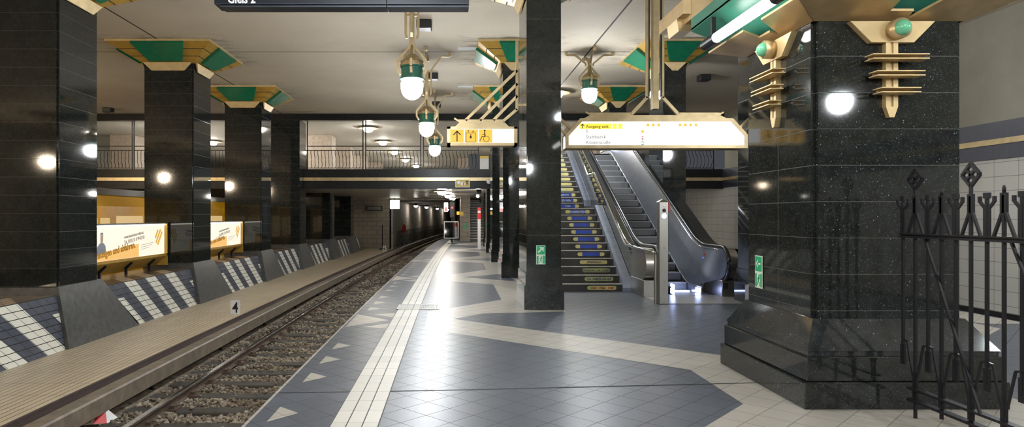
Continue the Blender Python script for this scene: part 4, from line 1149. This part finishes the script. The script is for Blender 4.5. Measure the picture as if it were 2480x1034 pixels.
# yellow sign on the gallery front, cameras and spot lamps
r = thing('notice_sign', 'yellow framed sign on the gallery front left of the slim columns', 'sign', (.43, GY-.05, 2.8))
part('board', MB().box(.14, .76, GY-.07, GY-.035, 2.83, 3.17), WHITE, r, 'pale sign frame')
part('yellow_field', MB().box(.165, .735, GY-.075, GY-.07, 2.855, 3.145), simple('mustard_sign', (.5, .34, .04), .4), r)
P = Plane((.165, GY-.076, 2.855), (1, 0, 0), (0, -1, 0), .003); P.poly([(.40, .20), (.55, .20), (.475, .28)]); P.rect(.45, .10, .05, .1)
part('arrow', P.m, BLK, r)
P = Plane((.165, GY-.076, 2.855), (1, 0, 0), (0, -1, 0), .003); P.disc((.12, .19), .07); P.disc((.27, .13), .07); P.rect(.3, .08, .1, .07); part('white_print', P.m, WHITE, r)
for x, y, z, lb in ((1.56, 28.18, 3.05, 'white round-ended security camera beside the gallery front'), (1.22, 30.2, 2.62, 'small black spotlight with white glow under the gallery edge')):
    if 'white' in lb[:6]:
        r = thing('security_camera', lb, 'camera', (x, y, z)); m = MB(); m.smooth = True; m.tube([(x, y-.2, z), (x, y+.2, z+.03)], .1, 12); part('housing', m, WHITE, r)
        part('bracket', MB().bar((x, y+.1, z), (x, GY+.01, z+.02), .05), BLACKM, r)
    else:
        r = thing('spotlight', lb, 'lamp', (x, y, z)); part('housing', MB().bbox(x-.12, x+.12, y-.1, y+.1, z-.05, z+.17, .02), BLACKP, r)
        m = MB(); m.smooth = True; m.lathe((x-.05, y, z-.12), [(.001, -.06), (.05, -.04), (.07, 0), (.05, .05)], 10); part('bulb', m, E_SAUCL, r)

# ------------------------------------------------------------ far end of the low hall
r = thing('platform_mirror', 'square black-framed mirror on a stand at the far end of the platform', 'mirror', (-.05, 38, 0))
X0, X1 = -.47, .37
part('mirror_glass', MB().add([(X0+.03, 38.0, .35), (X1-.03, 38.06, .35), (X1-.03, 38.10, 1.24), (X0+.03, 38.04, 1.24)], [(0, 1, 2, 3)]), simple('mirror_glass', (.5, .5, .5), .03, 1.0), r)
m = MB().box(X0, X1, 37.98, 38.12, .31, .345); m.box(X0, X1, 38.0, 38.14, 1.245, 1.28); m.box(X0, X0+.03, 37.98, 38.12, .31, 1.28); m.box(X1-.03, X1, 37.98, 38.12, .31, 1.28)
part('frame', m, STEEL, r); part('back', MB().box(X0+.02, X1-.02, 38.12, 38.18, .33, 1.26), BLACKP, r)
part('stand', MB().box(-.02, .04, 38.1, 38.16, 0, .34).box(-.25, .27, 38.0, 38.26, 0, .03), BLACKM, r)
r = thing('signal_post', 'tall black signal mast with a red light and white box, above the mirror', 'signal', (-.15, 40, 0))
part('mast', MB().tube([(-.02, 40, 0), (-.02, 40, 2.6)], .06, 8), BLACKM, r)
part('signal_head', MB().bbox(-.14, .12, 39.85, 40, 1.5, 2.45, .02), BLACKP, r)
part('white_box', MB().bbox(-.50, -.24, 39.8, 39.95, 1.85, 2.42, .03), E_SIGN, r, 'lit white box')
part('red_panel', MB().box(-.44, -.30, 39.785, 39.80, 1.90, 2.12), E_REDL, r)
m = MB(); m.smooth = True; m.lathe((0, 39.84, 2.10), [(.001, -.02), (.06, 0), (.06, .02)], 12, 'y'); part('red_lamp', m, E_REDL, r)
r = thing('orange_sign', 'small orange square sign right of the signal mast', 'sign', (.38, 41, 1.6))
part('board', MB().box(.28, .46, 41, 41.03, 1.68, 1.88), E_SIGNY, r); part('post', MB().box(.36, .38, 41.03, 41.06, 0, 1.9), BLACKM, r)
o = MB().box(.52, .7, 41.16, 41.2, 1.62, 1.86).build('yellow_tag', None, YEL); tag(o, 'small yellow tag on the edge of the block wall', 'sign')
o = MB().box(.78, .91, 41.17, 41.2, .78, 1.16).build('exit_sign', None, SGREEN); tag(o, 'tiny pale green exit sign on the far block wall', 'sign')
# far stairs rising behind
r = thing('far_staircase', 'narrow grey staircase rising at the far end, between block wall and red-white post', 'staircase', (1.7, 42, 0))
for k in range(16):
    m = MB().mat(STEP).box(1.16, 1.95, 42+.3*k, 42.32+.3*k, .17*k-(.1 if k else 0), .17*(k+1))
    m.mat(NOSE).box(1.16, 1.95, 41.995+.3*k, 42.05+.3*k, .17*(k+1)-.03, .17*(k+1)+.003)
    part('step', m, None, r)
m = MB(); 
part('handrail', MB().tube([(1.18, 42, 1.0), (1.18, 46.8, 3.6)], .03, 6), STEEL, r)
r = thing('warning_post', 'red and white post leaning by the slim columns at the far end', 'post', (1.28, 31.5, 0))
part('post', MB().box(1.22, 1.36, 31.5, 31.6, 0, 1.88), WHITE, r); part('red_band', MB().box(1.215, 1.365, 31.49, 31.61, 1.45, 1.75).box(1.22, 1.36, 31.49, 31.6, 1.85, 2.0), RED, r, 'red band')
r = thing('track_post', 'thin black pole with round foot on the walkway by the block wall', 'post', (-5.0, 45.2, ZW))
X = -4.75
part('pole', MB().tube([(X, 45.0, ZW), (X, 45.0, 1.1)], .035, 8), BLACKM, r); part('foot', MB().bbox(X-.2, X+.2, 44.8, 45.2, ZW, ZW+.07, .02), BLACKM, r); part('head', MB().box(X-.06, X+.06, 44.95, 45.03, 1.0, 1.35), GREYM, r)
r = thing('wall_vent', 'dark framed louvre panel high on the block wall', 'vent', (-5.35, 45.95, 2))
part('frame', MB().box(-6.0, -4.85, 45.93, 46, 1.95, 2.32), BROWN, r); part('panel', MB().box(-5.9, -4.95, 45.91, 45.93, 2.02, 2.25), GREYM, r)
r = thing('light_box', 'glowing white square box at the tunnel mouth', 'light box', (-3.95, 44.6, 1.9))
part('lit_face', MB().bbox(-4.18, -3.55, 44.5, 44.7, 2.08, 2.68, .02), emit('lit_square_box', (1, .98, .85), 2.2), r); part('hanger', MB().box(-3.9, -3.84, 44.58, 44.62, 2.68, 2.8), BLACKM, r)
r = thing('fire_extinguisher', 'small red fire extinguisher on the tunnel wall', 'fire extinguisher', (-3.75, 51, .3))
X = -4.80+cx(51)
m = MB(); m.smooth = True; m.lathe((X, 51, .3), [(.02, 0), (.12, .01), (.12, .5), (.04, .6), (.03, .68)], 12); part('cylinder', m, RED, r); part('hose', MB().tube([(X, 50.95, .95), (X+.15, 50.9, .85), (X+.13, 50.9, .45)], .02, 6), BLACKP, r)
r = thing('tunnel_railing', 'dark mesh railing along the tunnel walkway', 'railing', (-3.0, 60, ZW))
m = MB(); ya = frange(47.5, 92, 3)
for z in (.45, .15, -.15, -.45): m.sweepy([(-4.85, z), (-4.81, z), (-4.81, z+.04), (-4.85, z+.04)], ya)
part('rail', m, BLACKM, r)
for y in frange(47.5, 92, .8): X = -4.83+cx(y); part('upright_bar', MB().box(X-.02, X+.02, y-.03, y+.03, ZW, .48), BLACKM, r)

# ------------------------------------------------------------ stairs
RI, GO = .163, .27
def step_y(n): return 14.0+GO*(n-1) if n <= 11 else 18.1+GO*(n-12)
r = thing('staircase', 'broad dark stone staircase with sticker-covered risers, centre right', 'staircase', (2.8, 14.0, 0))
SX0, SX1 = 1.92, 3.6
words = {1: None, 2: 'NUR 170 METER VON HIER!', 3: 'SPANDAU ARCADEN', 4: 'SPANDAU', 11: 'ANGEBOTEN!', 12: 'TOP-', 13: 'ZU DEN', 14: "GEHT'S", 15: 'HIER'}
def rrect(P, x0, x1, z0, z1):
    h = (z1-z0)/2; n = 6; pts = []
    for i in range(n+1): t = -math.pi/2+math.pi*i/n; pts.append((x1-h+h*math.cos(t), z0+h+h*math.sin(t)))
    for i in range(n+1): t = math.pi/2+math.pi*i/n; pts.append((x0+h+h*math.cos(t), z0+h+h*math.sin(t)))
    P.poly(pts)
for n in range(1, 23):
    y = step_y(n); yb = step_y(n+1)+.02 if n < 22 else y+.4
    m = MB().mat(STEP).box(SX0, SX1, y, yb, RI*(n-1)-(.12 if n > 1 else 0), RI*n)
    m.mat(NOSE).box(SX0, SX1, y-.004, y+.035, RI*n-.012, RI*n+.002)
    st = m.build('step', r); st.matrix_parent_inverse = Matrix.Translation(r.location).inverted()
    z0, z1 = RI*(n-1)+.035, RI*n-.045
    xa, xb = 2.86, 3.48
    P = Plane((0, y, 0), (1, 0, 0), (0, -1, 0), .003); rrect(P, xa, xb, z0, z1)
    full = n in (1, 2, 3, 4)
    s = P.m.build('sticker', st, YGRN if n < 4 else YPALE)
    if not full:
        P = Plane((0, y-.003, 0), (1, 0, 0), (0, -1, 0), .002); P.rect(xa+.11 if n < 15 else xa, z0, (xb-xa-.22) if n < 15 else .25, z1-z0)
        if n < 18: P.m.build('blue_field', st, BLUE)
    if words.get(n):
        w = words[n]
        text('lettering', w, .07, ((xa+xb)/2, y-.006, z0+.016), (1, 0, 0), (0, 0, 1), NAVY if full else PAPER, st, 'CENTER', sx={22: 1, 15: .95}.get(len(w), 1.0) if len(w) < 18 else .62, bold=.001, shear=.25)
    if n == 1:
        for k in range(3): text('lettering', 'TOM', .06, (xa+.13+.18*k, y-.006, z0+.018), (1, 0, 0), (0, 0, 1), RED, st, 'CENTER', sx=.9, bold=.002, shear=.4)
m = MB().box(SX0-.12, SX0, 13.9, 20.8, 0, .05)
def slopez(Y, z0=0, y0=14.0, s=.51, top=3.6): return z0+min(max(0, Y-y0)*s, top)
def stair_z(Y):
    if Y < 14.0: return 0
    if Y < 16.97: return RI+(Y-14.0)*RI/GO
    if Y < 18.1: return RI*11
    return min(RI*12+(Y-18.1)*RI/GO, 3.6)
yy = [13.95, 14.0, 16.7, 16.97, 18.05, 18.1, 20.9, 21.2]
def strip(x0, x1, lo, hi, ys_):
    m = MB(); vs = []
    for y in ys_: vs += [(x0, y, lo(y)), (x1, y, lo(y)), (x1, y, hi(y)), (x0, y, hi(y))]
    fs = []
    for i in range(len(ys_)-1):
        for k in range(4): j = (k+1) % 4; fs.append((i*4+k, i*4+j, (i+1)*4+j, (i+1)*4+k))
    fs += [(3, 2, 1, 0), tuple(len(vs)-4+k for k in range(4))]
    return m.add(vs, fs)
part('stringer', strip(3.605, 3.80, lambda y: max(0, stair_z(y)-.5), lambda y: stair_z(y)+.08, yy), simple('pale_blue_stringer', (.22, .25, .32), .25, .3), r, 'pale grey metal side strip')
part('stringer', strip(1.80, 1.92, lambda y: 0, lambda y: stair_z(y)+.10, yy), G_PLAIN, r, 'dark stone side wall')
hr = [(3.70, 12.0, .93), (3.70, 12.15, .93), (3.72, 14.15, .98), (3.72, 17.25, 2.72), (3.72, 18.1, 2.72), (3.72, 21.1, 4.5)]
m = MB(); m.smooth = True; m.tube(hr, .026, 8); part('handrail', m, CHROME, r, 'steel tube handrail')
m = MB()
m.tube([(3.70, 12.03, 0), (3.70, 12.03, .93)], .024, 8)
part('handrail_post', m, STEEL, r)
o = struct(M(G_FASC).box(1.80, 6.2, 21.25, GY+.02, 3.2, 3.6).build('floor_bridge'))

# ------------------------------------------------------------ escalator
E = thing('escalator', 'narrow steel escalator with black handrails and blue glow at its foot', 'escalator', (4.755, 13.3, 0))
SL = .51
def noz(Y): return min(max(0, (Y-14.2)*SL), 3.6)
def hz(Y): return .98+min(max(0, (Y-14.45)*SL), 3.6)
def hzs(Y):     # smoothed
    return sum(hz(Y+d) for d in (-.35, -.2, 0, .2, .35))/5
def nzs(Y): return sum(noz(Y+d) for d in (-.3, -.15, 0, .15, .3))/5
EY_ = frange(13.3, 16, .18)+frange(16.5, 20.5, .8)+frange(20.7, 22.6, .2)
for k in range(21):
    y = 14.2+.363*k; z = .185*(k+0); 
    if z+.185 > 3.65: break
    g = MB().box(4.47, 5.04, y, y+.42, z-.06, z+.17)
    g = MB().mat(STEPM).box(4.47, 5.04, y+.004, y+.42, z-.015, z+.172)
    g.mat(STEPG).box(4.47, 5.04, y, y+.03, z+.155, z+.174)
    g.mat(BLACKM).box(4.47, 5.04, y+.001, y+.01, z-.02, z+.012)
    o = g.build('step', E); o.matrix_parent_inverse = Matrix.Translation(E.location).inverted()
part('floor_plate', MB().box(3.80, 5.62, 12.0, 13.3, .001, .008), COMB, E, 'checkered metal floor plate')
part('comb_plate', MB().box(4.46, 5.05, 13.25, 14.25, .004, .014), STEEL, E)
R0 = .34; NC = (13.24, .64)
def newel_pts(n=14): return [(NC[0]-R0*math.sin(math.pi*i/n), NC[1]-R0*math.cos(math.pi*i/n)) for i in range(n+1)]    # from bottom round to top
for sg, Xh, Xs, lb in ((-1, 4.10, 4.46, 'left'), (1, 5.38, 5.05, 'right')):
    # inner panel
    vs = []; fs = []; cols = []
    for i in range(8):
        t = i/7; Y = NC[0]-R0+.03+(R0-.03)*t; h = math.sqrt(max(0, (R0-.03)**2-(Y-NC[0])**2))
        f = 0.15*t
        cols.append(((Xh+(Xs-Xh)*0.0, Y, NC[1]+h), (Xh+(Xs-Xh)*f, Y, NC[1]-h)))
    for Y in EY_:
        tt = min(1, (Y-13.24)/.5); bz_ = nzs(Y)+.16; bz_ = bz_*tt+(NC[1]-R0+.03)*(1-tt)
        cols.append(((Xh, Y, hzs(Y)-.03), (Xh+(Xs-Xh)*(.15+.85*tt), Y, bz_)))
    for a, b in cols:
        for t in (0, .5, 1): vs.append((a[0]+(b[0]-a[0])*t, a[1], a[2]+(b[2]-a[2])*t))
    for i in range(len(cols)-1):
        for k in range(2): fs.append((i*3+k, i*3+k+1, (i+1)*3+k+1, (i+1)*3+k))
    m = MB(); m.smooth = True; m.add(vs, fs); part('inner_panel', m, STEELD, E)
    # skirt
    m = MB(); vs = []; fs = []
    ks = [13.4]+[y for y in EY_ if y > 13.45]
    for Y in ks:
        h = nzs(Y)
        vs += [(Xs, Y, max(0, h-.12)), (Xs, Y, h+.13), (Xs+sg*.03, Y, h+.16)]
    for i in range(len(ks)-1):
        for k in range(2): fs.append((i*3+k, i*3+k+1, (i+1)*3+k+1, (i+1)*3+k))
    part('skirt', m.add(vs, fs), STEELD, E)
    m = MB(); m.smooth = True
    m.tube([(Xs+sg*.015, Y, nzs(Y)+.16) for Y in ks], .014, 6); m.tube([(Xh-sg*.03, Y, hzs(Y)-.05) for Y in EY_], .014, 6)
    part('chrome_trim', m, CHROME, E)
    # handrail
    path = [(Xh+sg*.03, y, z) for y, z in newel_pts()]+[(Xh+sg*.03, Y, hzs(Y)) for Y in EY_[1:]]
    m = MB(); m.smooth = True; m.tube(path, .042, 8); part('handrail', m, RUBBER, E)
    # newel side band: curved steel drum
    m = MB(); vs = []; fs = []
    npn = newel_pts(); n = len(npn)
    w0, w1 = (Xh+sg*.07, Xh+sg*.24) if sg > 0 else (Xh-.07-.02, Xh-.30)
    for (y, z) in npn: 
        k = .93; vs += [(w0, NC[0]+(y-NC[0])*k, NC[1]+(z-NC[1])*k), (w1, NC[0]+(y-NC[0])*k, NC[1]+(z-NC[1])*k)]
    for Y in (13.6, 14.0): vs += [(w0, Y, hzs(Y)-.03), (w1, Y, hzs(Y)-.03)]
    q = len(vs)//2
    for i in range(q-1): fs.append((2*i, 2*i+1, 2*i+3, 2*i+2))
    m.smooth = True; m.add(vs, fs); m.smooth = False
    m.poly([vs[2*i+1] for i in range(n)]+[(w1, 14.0, .95), (w1, 14.0, .3)])
    part('newel_drum', m, STEEL, E, 'curved polished end piece')
    b0, b1 = sorted((w0-sg*.1, w1))
    part('newel_base', MB().bbox(b0-.02, b1, 13.05, 14.0, 0, .33, .01), STEEL, E)
    part('handrail_inlet', MB().box(Xh-.04, Xh+.06, 13.03, 13.06, .16, .28), BLACKP, E)
    # outer cladding
    if sg > 0:
        ys1 = [y for y in EY_ if y < 17.0]+[17.04]
        vs = []; fs = []
        for Y in ys1: vs += [(Xh+.06, Y, hzs(Y)-.03), (Xh+.14, Y, hzs(Y)-.02), (5.80, Y, hzs(Y)-.05), (5.82, Y, 0)]
        for i in range(len(ys1)-1):
            for k in range(3): fs.append((i*4+k, i*4+k+1, (i+1)*4+k+1, (i+1)*4+k))
        part('outer_deck', MB().add(vs, fs), STEELO, E)
        part('deck_end', MB().prism([(13.35, .0), (14.0, 0), (14.0, .9), (13.75, .92), (13.5, .7), (13.38, .3)], 'x', 5.62, 5.80), simple('beige_cladding', (.3, .26, .2), .4), E)
        ys2 = [17.04]+[y for y in EY_ if y > 17.1]
        part('outer_deck', strip(Xh+.05, 5.425, lambda y: hzs(y)-.5, lambda y: hzs(y)-.03, ys2), STEELO, E)
    else:
        vs = []; fs = []; ksd = [13.2, 13.35, 13.5, 13.7]+[y for y in EY_ if y > 13.8]
        for Y in ksd:
            zt = hzs(Y)-.05 if Y > 13.6 else .93
            vs += [(3.803, Y, 0 if Y < 13.95 else max(0, stair_z(Y)-.1)), (3.815, Y, zt)]
        for i in range(len(ksd)-1): fs.append((2*i, 2*i+1, 2*i+3, 2*i+2))
        part('outer_deck', strip(3.82, Xh-.05, lambda y: hzs(y)-.09, lambda y: hzs(y)-.04, [13.7]+[y for y in EY_ if y > 13.8]), STEELO, E)
        m = MB(); m.smooth = True; m.tube([(3.85, Y, hzs(Y)-.03) for Y in EY_ if Y > 13.8], .028, 6); part('chrome_trim', m, CHROME, E)
        part('mirror_cladding', MB().add(vs, fs), STEELX, E, 'dark mirror-polished side panel')
# seams, lights
for Y in (13.62, 14.12):
    part('panel_seam', MB().bar((5.368, Y, hzs(Y)-.06), (5.10+.17*(Y < 14), Y-.10, nzs(Y)+.24), .008), CHROME, E)
part('light_box', MB().bbox(5.03, 5.05, 13.45, 13.66, .03, .13, .005), E_BLUEW, E, 'bright blue-white light at the foot')
part('light_box', MB().bbox(4.46, 4.48, 13.3, 13.5, .02, .22, .005), E_BLUEW, E)
part('comb_light', MB().box(4.50, 5.02, 13.96, 13.99, .016, .03), E_BLUEW, E)
part('light_box', MB().bbox(5.03, 5.06, 20.9, 21.15, 3.72, 3.8, .005), E_BLUEW, E)
text('panel_lettering', 'Bitte rechts', .075, (5.275, 13.92, .74), (.12, 0, -1), (0, -1, 0), E_BLUE, E, sx=.62)
part('red_icon', MB().lathe((5.30, 13.90, .80), [(.001, -.006), (.03, -.004), (.03, 0)], 12, 'x'), RED, E, 'small red round mark')

# info post
r = thing('info_post', 'slim steel post with blue glowing button and red box in front of the escalator', 'post', (3.83, 12.0, 0))
part('post', MB().bbox(3.745, 3.915, 11.95, 12.10, 0, 1.86, .01), STEEL, r)
part('cap', MB().frustum((3.742, 3.918, 11.947, 12.103), 1.86, (3.825, 3.835, 12.02, 12.03), 1.91), STEEL, r)
part('red_box', MB().bbox(3.915, 3.95, 11.97, 12.08, 1.68, 1.86, .005), RED, r, 'red box')
m = MB(); m.smooth = True; m.lathe((3.835, 11.95, 1.60), [(.001, -.012), (.04, -.01), (.045, 0)], 16, 'y'); part('blue_lamp', m, emit('blue_button', (.5, .55, 1), 5), r)
m = MB(); m.lathe((3.835, 11.95, 1.70), [(.001, -.004), (.035, -.003), (.035, 0)], 14, 'y'); part('dark_button', m, BLACKP, r)
for z in (1.78, .42, 1.02): 
    m = MB(); m.lathe((3.835, 11.95, z), [(.001, -.005), (.013, -.004), (.013, 0)], 10, 'y'); part('screw', m, CHROME, r)
r = thing('steel_bin', 'low stainless box between the escalator and the big pillar', 'box', (5.3, 11.2, 0))
part('body', MB().bbox(4.97, 5.33, 11.1, 11.22, 0, .44, .01), STEEL, r); part('lid', MB().box(4.95, 5.35, 11.08, 11.24, .44, .46), CHROME, r)
r = thing('alarm_box', 'small white plate with red box on the column behind the big pillar', 'alarm box', (5.35, 11.6, 2.2))
part('plate', MB().add([(5.30, 11.75, 2.30), (5.37, 11.5, 2.22), (5.37, 11.5, 2.12), (5.30, 11.75, 2.20), (5.31, 11.76, 2.30), (5.38, 11.51, 2.22), (5.38, 11.51, 2.12), (5.31, 11.76, 2.20)], [(0, 1, 2, 3), (7, 6, 5, 4), (0, 4, 5, 1), (2, 6, 7, 3)]), WHITE, r)
part('red_box', MB().box(5.36, 5.40, 11.44, 11.5, 2.08, 2.26), RED, r, 'red box')

# ------------------------------------------------------------ iron gate
G = thing('iron_gate', 'black wrought iron gate with diamond finials in the right foreground', 'gate', (3.65, 4.5, 0))
GX = 3.66
part('top_rail', MB().box(GX-.03, GX+.03, 2.6, 5.38, 1.425, 1.437).box(GX-.012, GX+.012, 2.6, 5.38, 1.437, 1.452).box(GX-.03, GX+.03, 2.6, 5.38, 1.452, 1.463), BLACKM, G)
part('bottom_rail', MB().box(GX-.03, GX+.03, 2.6, 5.28, .222, .24), BLACKM, G)
part('bottom_rail', MB().box(GX-.03, GX+.03, 2.6, 5.28, .13, .15), BLACKM, G)
ybar = [5.36-.14*k for k in range(20)]
for k, y in enumerate(ybar):
    m = MB(); fork = (k % 2 == 0)
    m.box(GX-.01, GX+.01, y-.009, y+.009, .45 if fork else .0 if k in (1, 5) else .08, 1.74)
    if fork:
        m.box(GX-.008, GX+.008, y-.026, y+.026, 1.46, 1.66)
        m.box(GX-.012, GX+.012, y-.022, y+.022, 1.72, 1.76)
        for sg in (-1, 1):
            m.bar((GX, y+sg*.02, 1.655), (GX, y+sg*.062, 1.70), .016); m.bar((GX, y+sg*.062, 1.695), (GX, y+sg*.062, 1.735), .018)
        m.box(GX-.008, GX+.008, y-.024, y+.024, .40, .56)
        for sg in ((-1, 1) if k else (-1,)):
            m.bar((GX, y, .60), (GX, y+sg*.05, .59), .014); m.bar((GX, y+sg*.05, .59), (GX, y+sg*.115, .33), .014)
    else:
        m.box(GX-.010, GX+.010, y-.024, y+.024, 1.62, 1.755)
        m.box(GX-.008, GX+.008, y-.024, y+.024, .16, .36)
        for sg in (-1, 1): m.bar((GX, y+sg*.012, 1.63), (GX, y+sg*.085, 1.46), .017)
    part('upright_bar', m, BLACKM, G)
    if not fork:
        if k % 4 == 1:
            m = MB(); c = 1.89; a = .08
            m.bar((GX, y, 1.75), (GX, y, 1.82), .018)
            Pp = [(0, a), (a, 0), (0, -a), (-a, 0)]
            for i in range(4):
                p, q = Pp[i], Pp[(i+1) % 4]; m.bar((GX, y+p[0], c+p[1]), (GX, y+q[0], c+q[1]), .02)
            m.bar((GX, y-a/2, c-a/2), (GX, y+a/2, c+a/2), .018); m.bar((GX, y+a/2, c-a/2), (GX, y-a/2, c+a/2), .018)
            part('diamond_finial', m, BLACKM, G)
        else:
            m = MB(); m.smooth = True; m.lathe((GX, y, 1.75), [(.011, 0), (.011, .04), (.007, .052), (.001, .055)], 10); part('round_finial', m, BLACKM, G)
for (ya_, yb_) in ((5.09, 4.55), (4.30, 3.72)):
    part('diagonal_brace', MB().bar((GX-.02, ya_, 1.43), (GX-.02, yb_, .23), .016), BLACKM, G)
